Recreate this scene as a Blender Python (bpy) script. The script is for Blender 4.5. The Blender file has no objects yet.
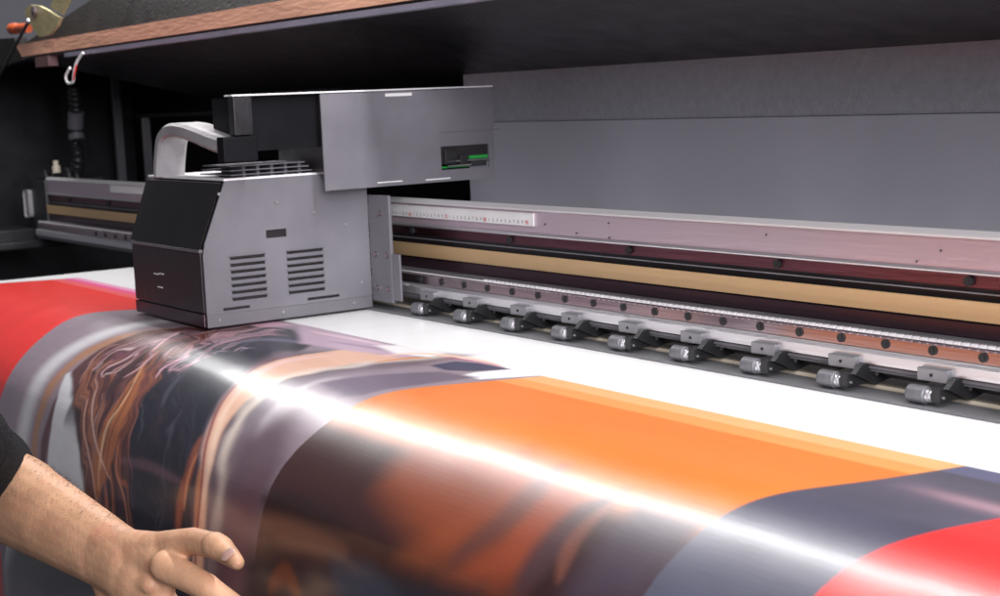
import bpy, bmesh, math, random
import numpy as np
from mathutils import Vector, Matrix
R = math.radians
scene = bpy.context.scene
C = scene.collection

# ---------------------------------------------------------------- camera
cam_d = bpy.data.cameras.new('camera'); cam = bpy.data.objects.new('camera', cam_d); C.objects.link(cam)
cam_d.sensor_width = 36; cam_d.lens = 54.0; cam_d.clip_start = .02; cam_d.clip_end = 60
cam.matrix_world = Matrix([[0.57504, -0.084629, 0.813736, 0], [0.817067, 0.109974, -0.565957, 0], [-0.041594, 0.990325, 0.132387, 0.21], [0, 0, 0, 1]])
cam_d.dof.use_dof = True; cam_d.dof.focus_distance = 1.15; cam_d.dof.aperture_fstop = 16
scene.camera = cam
scene.render.resolution_x = 1024; scene.render.resolution_y = 610

# ---------------------------------------------------------------- world + lamps
w = bpy.data.worlds.new('World'); scene.world = w; w.use_nodes = True
w.node_tree.nodes['Background'].inputs[0].default_value = (.80, .80, .92, 1)
w.node_tree.nodes['Background'].inputs[1].default_value = .13
scene.view_settings.view_transform = 'Standard'; scene.view_settings.look = 'None'
scene.view_settings.exposure = 0.0; scene.view_settings.gamma = 1

def area(name, loc, target, sx, sy, power, col):
    d = bpy.data.lights.new(name, 'AREA'); d.shape = 'RECTANGLE'; d.size = sx; d.size_y = sy
    d.energy = power; d.color = col
    o = bpy.data.objects.new(name, d); C.objects.link(o); o.location = loc
    v = (Vector(target) - Vector(loc)).normalized()
    z = -v; x = Vector((1, 0, 0)); x = (x - z * x.dot(z))
    if x.length < .01: x = Vector((0, 1, 0))
    x.normalize(); y = z.cross(x)
    o.matrix_world = Matrix(((x.x, y.x, z.x, loc[0]), (x.y, y.y, z.y, loc[1]), (x.z, y.z, z.z, loc[2]), (0, 0, 0, 1)))
    return o
area('tube_lamp', (-1.15, .730, .62), (-1.15, .60, 0), 2.7, .046, 16, (1, .98, .98))
area('room_lamp', (1.6, -.2, .75), (-1.0, .95, .12), .9, .7, 58, (.95, .93, 1))
area('rear_wall_fill', (-4.2, 2.4, 2.0), (-5.0, 4.0, .8), 1.2, .4, 45, (1, .95, .93))  # added fill that brightens the background wall; no visible source
area('ceiling_lamp', (.25, -.25, 1.25), (-1.0, .45, 0), 1.0, .35, 15, (1, .97, .95))

# ---------------------------------------------------------------- helpers
def link(name, bm, m, parent=None, smooth=False):
    me = bpy.data.meshes.new(name)
    bmesh.ops.recalc_face_normals(bm, faces=bm.faces[:])
    bm.to_mesh(me); bm.free()
    o = bpy.data.objects.new(name, me); C.objects.link(o)
    if m: me.materials.append(m)
    if smooth:
        for p in me.polygons: p.use_smooth = True
        try: me.set_sharp_from_angle(angle=R(35))
        except Exception: pass
    if parent: o.parent = parent
    return o
def thing(name, label, cat, loc=(0, 0, 0), group=None):
    o = bpy.data.objects.new(name, None); C.objects.link(o); o.location = loc
    o.empty_display_size = .05
    o['label'] = label; o['category'] = cat
    if group: o['group'] = group
    return o
def keep(o, parent):          # parent without moving
    o.parent = parent; o.matrix_parent_inverse = Matrix.Translation(-Vector(parent.location)); return o
def box(bm, x0, x1, y0, y1, z0, z1, bev=0.0):
    vs = [bm.verts.new((x, y, z)) for x in (x0, x1) for y in (y0, y1) for z in (z0, z1)]
    fs = [(0, 1, 3, 2), (4, 6, 7, 5), (0, 4, 5, 1), (2, 3, 7, 6), (0, 2, 6, 4), (1, 5, 7, 3)]
    F = [bm.faces.new([vs[i] for i in f]) for f in fs]
    if bev > 0:
        E = list({e for f in F for e in f.edges})
        bmesh.ops.bevel(bm, geom=E, offset=bev, segments=2, affect='EDGES', profile=.6)
def prism(bm, prof, x0, x1, bev=0.0):   # prof list of (y,z), extruded along X
    a = [bm.verts.new((x0, y, z)) for y, z in prof]; b = [bm.verts.new((x1, y, z)) for y, z in prof]
    n = len(prof); F = [bm.faces.new(a[::-1]), bm.faces.new(b)]
    for i in range(n): F.append(bm.faces.new((a[i], a[(i + 1) % n], b[(i + 1) % n], b[i])))
    if bev > 0:
        E = list({e for f in F for e in f.edges})
        bmesh.ops.bevel(bm, geom=E, offset=bev, segments=2, affect='EDGES', profile=.6)
def prism_dir(bm, pts, d):             # planar polygon pts (3D) pushed along vector d
    a = [bm.verts.new(p) for p in pts]; b = [bm.verts.new(Vector(p) + Vector(d)) for p in pts]
    n = len(pts); bm.faces.new(a[::-1]); bm.faces.new(b)
    for i in range(n): bm.faces.new((a[i], a[(i + 1) % n], b[(i + 1) % n], b[i]))
def tube(bm, pts, r, seg=14, cap=True, ry=None):
    pts = [Vector(p) for p in pts]; n = len(pts)
    rr = r if isinstance(r, (list, tuple)) else [r] * n
    prev = None; rings = []
    for i, p in enumerate(pts):
        t = (pts[min(i + 1, n - 1)] - pts[max(i - 1, 0)]).normalized()
        if prev is None:
            u = t.cross(Vector((0, 0, 1)))
            if u.length < .1: u = t.cross(Vector((0, 1, 0)))
        else: u = prev - t * prev.dot(t)
        u.normalize(); prev = u; v = t.cross(u)
        k = 1 if ry is None else ry
        rings.append([bm.verts.new(p + u * rr[i] * math.cos(a) + v * rr[i] * k * math.sin(a))
                      for a in [2 * math.pi * j / seg for j in range(seg)]])
    for i in range(n - 1):
        for j in range(seg):
            bm.faces.new((rings[i][j], rings[i][(j + 1) % seg], rings[i + 1][(j + 1) % seg], rings[i + 1][j]))
    if cap: bm.faces.new(rings[0][::-1]); bm.faces.new(rings[-1])
def spline(pts, n=12):
    P = [Vector(p) for p in pts]; out = []
    for i in range(len(P) - 1):
        p0 = P[max(i - 1, 0)]; p1 = P[i]; p2 = P[i + 1]; p3 = P[min(i + 2, len(P) - 1)]
        for k in range(n):
            t = k / n
            out.append(.5 * ((2 * p1) + (p2 - p0) * t + (2 * p0 - 5 * p1 + 4 * p2 - p3) * t * t + (3 * p1 - p0 - 3 * p2 + p3) * t ** 3))
    out.append(P[-1]); return out
def new(): return bmesh.new()

def mat(name, col, rough=.5, metal=0.0, var=.15, scale=30, bump=0.0, bscale=200, spec=.5, stretch=(1, 1, 1), rvar=.08, coat=0, sss=0):
    m = bpy.data.materials.new(name); m.use_nodes = True; nt = m.node_tree; b = nt.nodes['Principled BSDF']
    tc = nt.nodes.new('ShaderNodeTexCoord'); mp = nt.nodes.new('ShaderNodeMapping'); mp.inputs['Scale'].default_value = stretch
    nt.links.new(tc.outputs['Object'], mp.inputs[0])
    n = nt.nodes.new('ShaderNodeTexNoise'); n.inputs['Scale'].default_value = scale; n.inputs['Detail'].default_value = 5
    nt.links.new(mp.outputs[0], n.inputs['Vector'])
    r = nt.nodes.new('ShaderNodeValToRGB'); nt.links.new(n.outputs['Fac'], r.inputs[0])
    lo = [c * (1 - var) for c in col]; hi = [min(1, c * (1 + var)) for c in col]
    r.color_ramp.elements[0].position = .3; r.color_ramp.elements[1].position = .7
    r.color_ramp.elements[0].color = (*lo, 1); r.color_ramp.elements[1].color = (*hi, 1)
    nt.links.new(r.outputs[0], b.inputs['Base Color'])
    mr = nt.nodes.new('ShaderNodeMapRange'); nt.links.new(n.outputs['Fac'], mr.inputs[0])
    mr.inputs[1].default_value = .3; mr.inputs[2].default_value = .7
    mr.inputs[3].default_value = max(.02, rough - rvar); mr.inputs[4].default_value = min(1, rough + rvar)
    nt.links.new(mr.outputs[0], b.inputs['Roughness'])
    b.inputs['Metallic'].default_value = metal; b.inputs['Specular IOR Level'].default_value = spec
    if coat: b.inputs['Coat Weight'].default_value = coat; b.inputs['Coat Roughness'].default_value = .08
    if sss:
        b.inputs['Subsurface Weight'].default_value = sss; b.inputs['Subsurface Radius'].default_value = (1, .35, .2); b.inputs['Subsurface Scale'].default_value = .006
    if bump:
        n2 = nt.nodes.new('ShaderNodeTexNoise'); n2.inputs['Scale'].default_value = bscale; n2.inputs['Detail'].default_value = 4
        nt.links.new(mp.outputs[0], n2.inputs['Vector'])
        bp = nt.nodes.new('ShaderNodeBump'); bp.inputs['Strength'].default_value = bump; bp.inputs['Distance'].default_value = .002
        nt.links.new(n2.outputs['Fac'], bp.inputs['Height']); nt.links.new(bp.outputs[0], b.inputs['Normal'])
    return m
M = dict(
 black=mat('black_paint', (.012, .012, .015), .45, bump=.2, bscale=300),
 inner=mat('dark_interior', (.007, .007, .009), .6, spec=.12, bump=.15),
 lidm=mat('lid_paint', (.030, .028, .033), .36, bump=.5, bscale=260, var=.2),
 lidtop=mat('lid_front_paint', (.016, .0145, .0135), .5, spec=.15, bump=.5, bscale=260, var=.2),
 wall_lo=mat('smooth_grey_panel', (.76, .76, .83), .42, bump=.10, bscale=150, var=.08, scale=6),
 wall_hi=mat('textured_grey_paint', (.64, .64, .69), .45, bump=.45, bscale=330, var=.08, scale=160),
 alu=mat('brushed_aluminium', (.80, .79, .82), .32, .85, .12, 25, .08, 500, stretch=(.03, 1, 1)),
 satin=mat('satin_edge', (.80, .79, .80), .4, .25, .08, 25, stretch=(.03, 1, 1)),
 steel=mat('ground_steel', (.46, .37, .39), .20, 1, .15, 40, .03, 600, stretch=(.03, 1, 1), rvar=.05),
 alu_pink=mat('pink_reflection_aluminium', (.66, .54, .61), .36, .65, .08, 8, .08, 400, stretch=(.05, 1, 1)),  # pink tint paints blurred reflections into the aluminium
 maroon=mat('wine_reflection_face', (.20, .085, .11), .33, 1, .2, 10, .1, 400, stretch=(.05, 1, 1)),  # wine base colour paints the red print's reflection onto dark metal
 slot=mat('black_slot', (.012, .010, .013), .35, 0, .2, 20),
 slotlow=mat('dark_wine_lower_face', (.085, .050, .065), .3, .7, .2, 10, stretch=(.05, 1, 1)),
 belt=mat('brass_belt', (.66, .45, .24), .45, .35, .12, 14, .05, 300, stretch=(.04, 1, 6)),
 tooth=mat('pale_strip', (.75, .75, .78), .35, 0, .1),
 white=mat('white_plastic', (.80, .80, .80), .4, 0, .04),
 copper=mat('bare_copper_edging', (.80, .43, .29), .55, 0, .18, 16, .4, 120, stretch=(.35, 1, 2)),
 flange=mat('lavender_flange', (.50, .48, .60), .35, .4, .1),
 cgrey=mat('carriage_grey_paint', (.165, .16, .182), .42, 0, .14, 14, .12, 400),
 cgrey2=mat('carriage_darker_grey', (.14, .135, .15), .45, 0, .1, 12, .12, 400),
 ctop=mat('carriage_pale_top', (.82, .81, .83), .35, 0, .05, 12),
 cblack=mat('carriage_black_plastic', (.020, .016, .019), .36, 0, .2, 20, .1, 300),
 smoked=mat('smoked_acrylic_cover', (.012, .010, .010), .16, 0, .2, 20, spec=.25),
 vent=mat('vent_black', (.008, .008, .010), .7),  # matt black, used on the roller bracket screw
 hose=mat('grey_ribbed_hose', (.33, .32, .33), .42, 0, .12, 40, .3, 250),
 rubber=mat('black_rubber', (.018, .018, .020), .45, 0, .2),
 green=mat('green_circuit_board', (.02, .30, .05), .4, 0, .2, 120),
 guide=mat('grey_shadow_strip', (.17, .17, .18), .45, 0, .1, 30),  # grey of the shadow band under the beam, painted as a strip
 tan=mat('tan_feed_plate', (.74, .66, .52), .55, 0, .12, 30),
 wheelm=mat('worn_roller_metal', (.17, .17, .185), .48, .4, .25, 90),
 grey=mat('grey_bracket_metal', (.30, .30, .32), .38, .5, .12, 60),
 yellow=mat('dull_yellow_hinge_paint', (.44, .39, .20), .55, 0, .15, 50, .5, 160),
 orange=mat('orange_connector_plastic', (.40, .07, .02), .4, 0, .2, 60),
 red=mat('red_ink', (.65, .03, .03), .5), ink=mat('black_ink', (.05, .05, .06), .5),
 cuff=mat('charcoal_knit', (.055, .056, .063), .9, 0, .3, 200, .8, 900, spec=.2),
 skin=mat('skin', (.58, .335, .205), .50, 0, .16, 45, .25, 260, spec=.35, sss=.25),
 nail=mat('nail', (.74, .50, .44), .22, 0, .05, 100, sss=.2),
 hair=mat('arm_hair', (.05, .028, .018), .6),
 floor=mat('floor_paint', (.12, .12, .125), .6, 0, .2, 3), room=mat('room_wall_paint', (.60, .54, .54), .8, 0, .25, 1.5),
)

# skin: blotches, redder low-frequency patches, pores and fine criss-cross creases
nt = M['skin'].node_tree; b = nt.nodes['Principled BSDF']; src = b.inputs['Base Color'].links[0].from_socket
tc = nt.nodes.new('ShaderNodeTexCoord'); n3 = nt.nodes.new('ShaderNodeTexNoise'); n3.inputs['Scale'].default_value = 38; n3.inputs['Detail'].default_value = 3; nt.links.new(tc.outputs['Object'], n3.inputs['Vector'])
mr = nt.nodes.new('ShaderNodeMapRange'); mr.inputs[1].default_value = .5; mr.inputs[2].default_value = .72; mr.inputs[4].default_value = .38; nt.links.new(n3.outputs['Fac'], mr.inputs[0])
mx = nt.nodes.new('ShaderNodeMix'); mx.data_type = 'RGBA'; mx.inputs['B'].default_value = (.52, .19, .13, 1)
nt.links.new(mr.outputs[0], mx.inputs['Factor']); nt.links.new(src, mx.inputs['A']); nt.links.new(mx.outputs['Result'], b.inputs['Base Color'])
vo = nt.nodes.new('ShaderNodeTexVoronoi'); vo.feature = 'DISTANCE_TO_EDGE'; vo.inputs['Scale'].default_value = 650; nt.links.new(tc.outputs['Object'], vo.inputs['Vector'])
b2 = nt.nodes.new('ShaderNodeBump'); b2.inputs['Strength'].default_value = .35; b2.inputs['Distance'].default_value = .0005
nt.links.new(vo.outputs['Distance'], b2.inputs['Height']); nt.links.new(b.inputs['Normal'].links[0].from_socket, b2.inputs['Normal']); nt.links.new(b2.outputs[0], b.inputs['Normal'])

# ---------------------------------------------------------------- setting
bm = new(); box(bm, -6, 4, -3, 5, -.95, -.9); o = link('floor', bm, M['floor']); o['kind'] = 'structure'
bm = new(); box(bm, -7, 4, 4.0, 4.1, -.9, 2.6); o = link('wall', bm, M['room']); o['kind'] = 'structure'

# ---------------------------------------------------------------- printer (one machine, its fixed parts)
pr = thing('wide_format_printer', 'black wide-format printer with copper-edged lid, metal guide beam and grey rear panel', 'printer', (-1.15, .8, -.9))
def part(name, bm, m, smooth=False, label=None, parent=None):
    o = link(name, bm, m, None, smooth)
    o.parent = parent or pr
    if not parent: o.matrix_parent_inverse = Matrix.Translation(-Vector(pr.location))
    if label: o['label'] = label
    return o
# bed under the film
bm = new()
prof = [(0.66, -0.004), (0.596, -0.004), (0.584, -0.004), (0.57209, -0.0041), (0.56018, -0.00447), (0.54856, -0.00546), (0.53708, -0.00732), (0.52594, -0.01038), (0.51505, -0.01451), (0.5044, -0.01952), (0.49395, -0.02502), (0.48385, -0.03104), (0.47426, -0.03767), (0.46545, -0.04513), (0.45786, -0.0535), (0.45178, -0.06296), (0.44714, -0.07357), (0.44344, -0.08465), (0.44034, -0.09592), (0.43799, -0.10753), (0.43652, -0.119), (0.43566, -0.13093), (0.43503, -0.14272), (0.43493, -0.15463), (0.43488, -0.16664), (0.43482, -0.17863), (0.43477, -0.19064), (0.43472, -0.20263), (0.43466, -0.21464), (0.43461, -0.22663), (0.43455, -0.23864), (0.4345, -0.25064), (0.43444, -0.26264), (0.43439, -0.27464), (0.43433, -0.28663), (0.43428, -0.29864), (0.43428, -0.6), (1.1, -0.6), (1.1, -0.004)]
prism(bm, prof, -1.972, .35); part('printing_bed', bm, M['black'])
bm = new(); box(bm, -2.9, -1.9725, .50, 1.14, -.40, -.30); part('drip_tray', bm, M['inner'])
bm = new(); box(bm, -2.7, .30, .46, 1.05, -.898, -.602, .01); part('stand', bm, M['black'])
bm = new(); box(bm, -1.93, .2, .7865, .826, -.005, .0040, .001); part('feed_plate', bm, M['tan'], label='tan feed plate behind the pinch rollers')
bm = new(); box(bm, -1.955, .2, .7565, .785, .0009, .0022, .0004); part('shadow_strip', bm, M['guide'])  # added strip whose grey paints the beam's shadow on the film
# rear panels
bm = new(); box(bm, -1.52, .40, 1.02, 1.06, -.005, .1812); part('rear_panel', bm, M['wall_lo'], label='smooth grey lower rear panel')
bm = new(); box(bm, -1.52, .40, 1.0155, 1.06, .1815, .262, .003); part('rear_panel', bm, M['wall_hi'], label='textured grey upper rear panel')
bm = new(); box(bm, -2.9, -1.522, 1.14, 1.16, -.005, .5); part('rear_panel', bm, M['inner'], label='black rear wall of the parking bay')
bm = new(); box(bm, -2.92, -2.90, .60, 1.16, -.6, .30); part('side_panel', bm, M['black'])
bm = new(); box(bm, .36, .40, .46, 1.10, -.6, .50); part('side_panel', bm, M['black'])
# posts and door frame at the parking bay
for x0, x1, z1, m in ((-2.80, -2.788, .29, 'grey'), (-2.66, -2.652, .20, 'grey')):
    bm = new(); box(bm, x0, x1, 1.06, 1.075, -.005, z1, .001); part('bay_post', bm, M['cgrey2'])
bm = new(); box(bm, -2.70, -2.27, 1.066, 1.08, .2005, .207, .001); box(bm, -2.275, -2.265, 1.064, 1.078, -.005, .200, .001); part('bay_frame', bm, M['black'])
bm = new(); box(bm, -2.87, -2.47, .70, .86, -.0055, .008, .003); box(bm, -2.62, -2.50, .70, .80, -.0055, .026, .003); part('service_station', bm, M['black'])
# lid
prof = [(.753, .300), (.753, .3215), (.80, .46), (.90, .62), (.95, .62), (1.07, .26), (1.04, .2330)]
bm = new()
a = [bm.verts.new((-2.355 + max(0, (z - .32)) * 5.5 * (y < 1), y, z)) for y, z in prof]; b = [bm.verts.new((.40, y, z)) for y, z in prof]
n = len(prof); bm.faces.new(a[::-1]); bm.faces.new(b)
for i in range(n): bm.faces.new((a[i], a[(i + 1) % n], b[(i + 1) % n], b[i]))
lid = part('lid', bm, M['lidm'])
lid.data.materials.append(M['lidtop'])
for p in lid.data.polygons:
    c = p.center
    if c.z > .32 and c.y < .95 and abs(p.normal.x) < .9 and p.normal.y < -.3: p.material_index = 1
# copper edging in butted lengths (thin dark joints)
xs = [-2.352, -2.180, .40]
for i in range(2):
    bm = new()
    a, b = xs[i] + .0006, xs[i + 1] - .0006
    vs = [(a - (.010 if i == 0 else -.000), .747, .3215), (b, .747, .3215), (b + (.004 if i == 0 else 0), .747, .3025), (a + (.016 if i == 0 else .004), .747, .3025)]
    prism_dir(bm, vs, (0, .0055, 0)); o = part('copper_edging', bm, M['copper'], parent=lid)
bm = new(); box(bm, -2.15, .40, .7485, .760, .2935, .2995, .0008); part('flange', bm, M['flange'], parent=lid)
bm = new(); box(bm, -2.285, -2.225, .750, .765, .284, .2995, .001); part('latch_plate', bm, mat('dusty_pink_plate', (.22, .12, .12), .6), parent=lid)
# filler between lid and back on the left
bm = new(); box(bm, -2.92, -2.36, .790, 1.16, .3005, .320); part('bay_roof', bm, M['inner'])

# hinge arm, screw, connector, rod
hb = [(-2.0838, 0.735, 0.4107), (-2.0081, 0.735, 0.3932), (-2.1011, 0.735, 0.3461), (-2.1181, 0.735, 0.3361), (-2.1548, 0.735, 0.3256), (-2.1989, 0.735, 0.3253), (-2.2226, 0.735, 0.3382), (-2.2503, 0.735, 0.356), (-2.2515, 0.735, 0.3692), (-2.2273, 0.735, 0.3733), (-2.1879, 0.735, 0.369), (-2.1548, 0.735, 0.361)]
bm = new(); prism_dir(bm, [hb[i] for i in (2, 3, 4, 5, 6, 7, 8, 9, 10, 11)], (.0015, -.005, 0)); hinge = part('hinge_arm', bm, M['yellow'])
bm = new(); prism_dir(bm, [(-2.1453, 0.735, 0.3645), (-2.0991, 0.735, 0.3984), (-2.0163, 0.735, 0.3912), (-2.0981, 0.735, 0.3501)], (.001, -.003, 0)); part('hinge_strap', bm, M['yellow'], parent=hinge)
c0 = Vector((-2.2008, 0.729, 0.3606))
bm = new(); tube(bm, [c0, c0 + Vector((0, -.004, 0))], .0085, 20)
for a in range(3):
    an = a * 1.05 + .3; d = Vector((math.cos(an), 0, math.sin(an))) * .004; tube(bm, [c0 - d + Vector((0, -.0045, 0)), c0 + d + Vector((0, -.0045, 0))], .0009, 6)
part('screw', bm, M['steel'], parent=hinge)
bm = new(); q0 = Vector((-2.3505, 0.74, 0.3459)); q1 = Vector((-2.274, 0.74, 0.3428))
tube(bm, spline([q0, q0.lerp(q1, .3), q0.lerp(q1, .45), q0.lerp(q1, .6), q1], 4), [.0085] * 5 + [.0062] * 6 + [.0075] * 6, 18); part('connector', bm, M['orange'], True, parent=hinge)
bm = new(); tube(bm, [(-2.1748, 0.71, 0.3469), (-2.4147, 0.71, 0.2397)], .0024, 10); part('gas_strut', bm, M['rubber'], True, parent=hinge)
bm = new(); q0 = Vector((-2.1687, 0.708, 0.3465)); tube(bm, [q0, q0 + Vector((0, -.003, 0))], .0032, 12); part('strut_pin', bm, M['alu'], parent=hinge)
# dark corner plate of the frame behind the hinge
bm = new(); prism_dir(bm, [(-2.6234, 0.77, 0.3437), (-2.4395, 0.77, 0.3368), (-2.4035, 0.77, 0.3004), (-2.6403, 0.77, 0.287)], (0, .02, 0)); part('corner_plate', bm, M['lidtop'])
# white cable loop and hanging hose
bm = new(); tube(bm, spline([(-2.048, 0.74, 0.2949), (-2.069, 0.738, 0.2835), (-2.0792, 0.736, 0.2674), (-2.0858, 0.736, 0.2565), (-2.1094, 0.737, 0.2558), (-2.1154, 0.737, 0.2659), (-2.0992, 0.738, 0.2764)]), .0020, 8)
part('cable', bm, M['white'], True, label='white looped cable hanging from the lid edge')
bm = new(); tube(bm, spline([(-2.0691, 0.737, 0.2794), (-2.0744, 0.735, 0.2672), (-2.0803, 0.735, 0.2591)]), .0012, 6); part('cable', bm, M['red'], True, label='thin red wire beside the white cable')
bm = new()
hp = spline([(-2.5513, 0.9, 0.2635), (-2.5749, 0.91, 0.2191), (-2.5918, 0.91, 0.1672), (-2.5846, 0.91, 0.1323), (-2.6132, 0.91, 0.0967)], 16)
tube(bm, hp, [.0105 + (.0014 if i % 3 == 0 else -.0008) for i in range(len(hp))], 18); part('hose', bm, M['rubber'], True, label='dark ribbed hose hanging behind the beam end')
bm = new(); tube(bm, [(-2.57, 0.908, 0.2157), (-2.5788, 0.908, 0.1881)], .0135, 18); tube(bm, [(-2.5787, 0.908, 0.1777), (-2.576, 0.908, 0.1673)], .0135, 18); part('hose_clamp', bm, M['cgrey2'], True)

# guide beam ------------------------------------------------------------
XL, XR = -2.43, .30
prof = [(.8000, .1070), (.8020, .1100), (.8060, .1105), (.8160, .1105), (.8160, .016), (.8060, .016), (.8060, .0865), (.8010, .0868)]
bm = new(); prism(bm, prof, XL, XR); beam = part('guide_beam', bm, M['alu_pink'])
bm = new(); prism(bm, [(.7985, .1072), (.7985, .1088), (.8025, .1122), (.8060, .1122), (.8060, .1106), (.8015, .1102), (.7999, .1072)], XL, XR); part('top_edge', bm, M['satin'], parent=beam)
bm = new(); tube(bm, [(XL, .8005, .0850), (XR, .8005, .0850)], .0016, 12); part('ridge', bm, M['alu'], True, parent=beam)
bm = new(); prism(bm, [(.8035, .0748), (.8030, .0832), (.8058, .0832), (.8058, .0748)], XL, XR); part('recessed_face', bm, M['maroon'], parent=beam)
bm = new(); box(bm, XL, XR, .8040, .8058, .0528, .0745); part('belt_slot', bm, M['slot'], parent=beam)
bm = new(); box(bm, XL, XR, .8015, .8039, .0712, .0719); part('slot_edge', bm, M['grey'], parent=beam)
bm = new(); box(bm, XL, XR, .8010, .8058, .0420, .0522, .0006); part('lower_face', bm, M['slotlow'], parent=beam)
bm = new(); box(bm, XL, XR, .790, .8005, .0405, .0418, .0003); part('slot_edge', bm, M['grey'], parent=beam)
# screws in the recessed face
for x in [-1.1336 + .1715 * k for k in range(-7, 8)]:
    if x > XR or x < XL: continue
    bm = new(); tube(bm, [(x, .8029, .0790), (x, .8005, .0790)], .0034, 16); tube(bm, [(x, .8004, .0790), (x, .8000, .0790)], .0016, 6)
    part('socket_screw', bm, M['rubber'], True, parent=beam)
# small dents/specks on the upper face
for x, z in ((-1.075, .096), (-.985, .101), (-1.03, .090), (-.985, .0885), (-.66, .0895), (-.64, .098), (-.80, .1005)):
    bm = new(); tube(bm, [(x, .8006, z), (x + .0006, .7994, z)], .0008, 7)
    part('grub_screw', bm, M['ink'], parent=beam)
# ruler
bm = new(); box(bm, -1.78, -1.0905, .7985, .79995, .0935, .1050); ruler = part('ruler', bm, M['white'], parent=beam)
def glyphs():
    out = {}
    for ch in '0123456789':
        cu = bpy.data.curves.new('t', 'FONT'); cu.body = ch; cu.size = 1; cu.align_x = 'CENTER'
        ob = bpy.data.objects.new('t', cu); C.objects.link(ob)
        dg = bpy.context.evaluated_depsgraph_get(); me = bpy.data.meshes.new_from_object(ob.evaluated_get(dg))
        out[ch] = ([tuple(v.co) for v in me.vertices], [tuple(p.vertices) for p in me.polygons])
        bpy.data.objects.remove(ob); bpy.data.meshes.remove(me); bpy.data.curves.remove(cu)
    return out
G = glyphs()
def put(bm, text, x, z, size, y=.7981):
    wd = size * .52
    for i, ch in enumerate(text):
        xx = x + (i - (len(text) - 1) / 2) * wd
        vs = [bm.verts.new((xx + v[0] * size, y, z + v[1] * size)) for v in G[ch][0]]
        for f in G[ch][1]:
            try: bm.faces.new([vs[k] for k in f])
            except ValueError: pass
b1 = new(); b2 = new()
for k in range(10):
    x = -1.1000 - .0672 * k
    if k < 9: put(b2, '%d0' % (9 - k), x, .0948, .0052)
    for j in range(1, 10):
        if x - .00672 * j > -1.775 and k < 10: put(b1, str(10 - j), x - .00672 * j, .0952, .0042)
link_o = []
bmt = b1
x = -1.0955
while x > -1.775:
    k = round((-1.1 - x) / .000672)
    h = .0032 if k % 10 == 0 else .0015
    v = [bmt.verts.new(p) for p in ((x, .7981, .1046), (x + .00022, .7981, .1046), (x + .00022, .7981, .1046 - h), (x, .7981, .1046 - h))]
    bmt.faces.new(v); x -= .00336
def raw(name, bm, m, parent):
    me = bpy.data.meshes.new(name); bm.to_mesh(me); bm.free(); me.materials.append(m)
    o = bpy.data.objects.new(name, me); C.objects.link(o); o.parent = parent; return o
# numerals belong to the ruler: merged into its mesh as extra material slots
def merge(dst, bm, m):
    me = dst.data; base = bmesh.new(); base.from_mesh(me); me.materials.append(m); idx = len(me.materials) - 1
    vm = {}
    for v in bm.verts: vm[v] = base.verts.new(v.co)
    for f in bm.faces:
        nf = base.faces.new([vm[v] for v in f.verts]); nf.material_index = idx
    base.to_mesh(me); base.free(); bm.free()
merge(ruler, b1, M['ink']); merge(ruler, b2, M['red'])
bm = new(); box(bm, -2.141, -1.90, .7985, .79995, .0955, .1060); part('label_strip', bm, M['white'], parent=beam)
# beam end parts
bm = new(); box(bm, -2.50, -2.432, .797, .90, .012, .108, .004); part('end_block', bm, M['black'], parent=beam)
bm = new(); box(bm, -2.526, -2.500, .792, .7965, .044, .090, .006); part('belt_bracket', bm, M['hose'], parent=beam)
bm = new(); q = Vector((-2.4653, 0.83, 0.1281)); tube(bm, [q, q + Vector((.002, 0, -.012))], .007, 14); tube(bm, [q + Vector((.0, 0, .0005)), q + Vector((0, 0, .009))], .0045, 12); part('fitting', bm, M['tan'], True, parent=beam)
for px in ((-2.5051, 0.82, 0.1115), (-2.5305, 0.84, 0.1063), (-2.4201, 0.83, 0.1124), (-2.4114, 0.84, 0.1087)):
    bm = new(); q = Vector(px); tube(bm, spline([q, q + Vector((.004, 0, .011)), q + Vector((.014, 0, .008)), q + Vector((.02, 0, -.01))], 6), .004, 8)
    part('cable_end', bm, M['rubber'], True, parent=beam)
# belt
bm = new(); box(bm, -2.505, XR, .7985, .8005, .0535, .0668, .0005); part('drive_belt', bm, M['belt'], label='brass-coloured flat belt running along the beam')
# lower linear rail
bm = new(); prism(bm, [(.7830, .0400), (.7800, .0385), (.7800, .0310), (.7800, .0305), (.8005, .0305), (.8005, .0400)], XL, XR); rail = part('linear_rail', bm, M['steel'])
bm = new(); prism(bm, [(.7790, .0296), (.7760, .0275), (.7760, .0205), (.7775, .0200), (.8005, .0200), (.8005, .0300), (.7790, .0300)], XL, XR); part('lower_bar', bm, M['alu'], parent=rail)
bm = new(); prism(bm, [(.7775, .0194), (.7775, .0172), (.7790, .0166), (.7790, .0150), (.8055, .0150), (.8055, .0194)], XL, XR); part('bottom_lip', bm, M['cgrey2'], parent=rail)
bm = new()
x = XL
while x < XR - .01:
    if x > -1.15 or x < -1.9: box(bm, x, x + .0042, .7812, .7840, .0404, .0424)
    x += .0066
box(bm, XL, XR, .7820, .7838, .0402, .0414); part('toothed_strip', bm, M['tooth'], parent=rail)
for k in range(-30, 24):
    x = -.984 + .0393 * k
    if not XL < x < XR - .02: continue
    bm = new(); tube(bm, [(x, .7801, .0350), (x, .7790, .0350)], .0033, 16); tube(bm, [(x, .7789, .0350), (x, .7784, .0350)], .0019, 8)
    part('rail_bolt', bm, M['rubber'], True, parent=rail)
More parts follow.
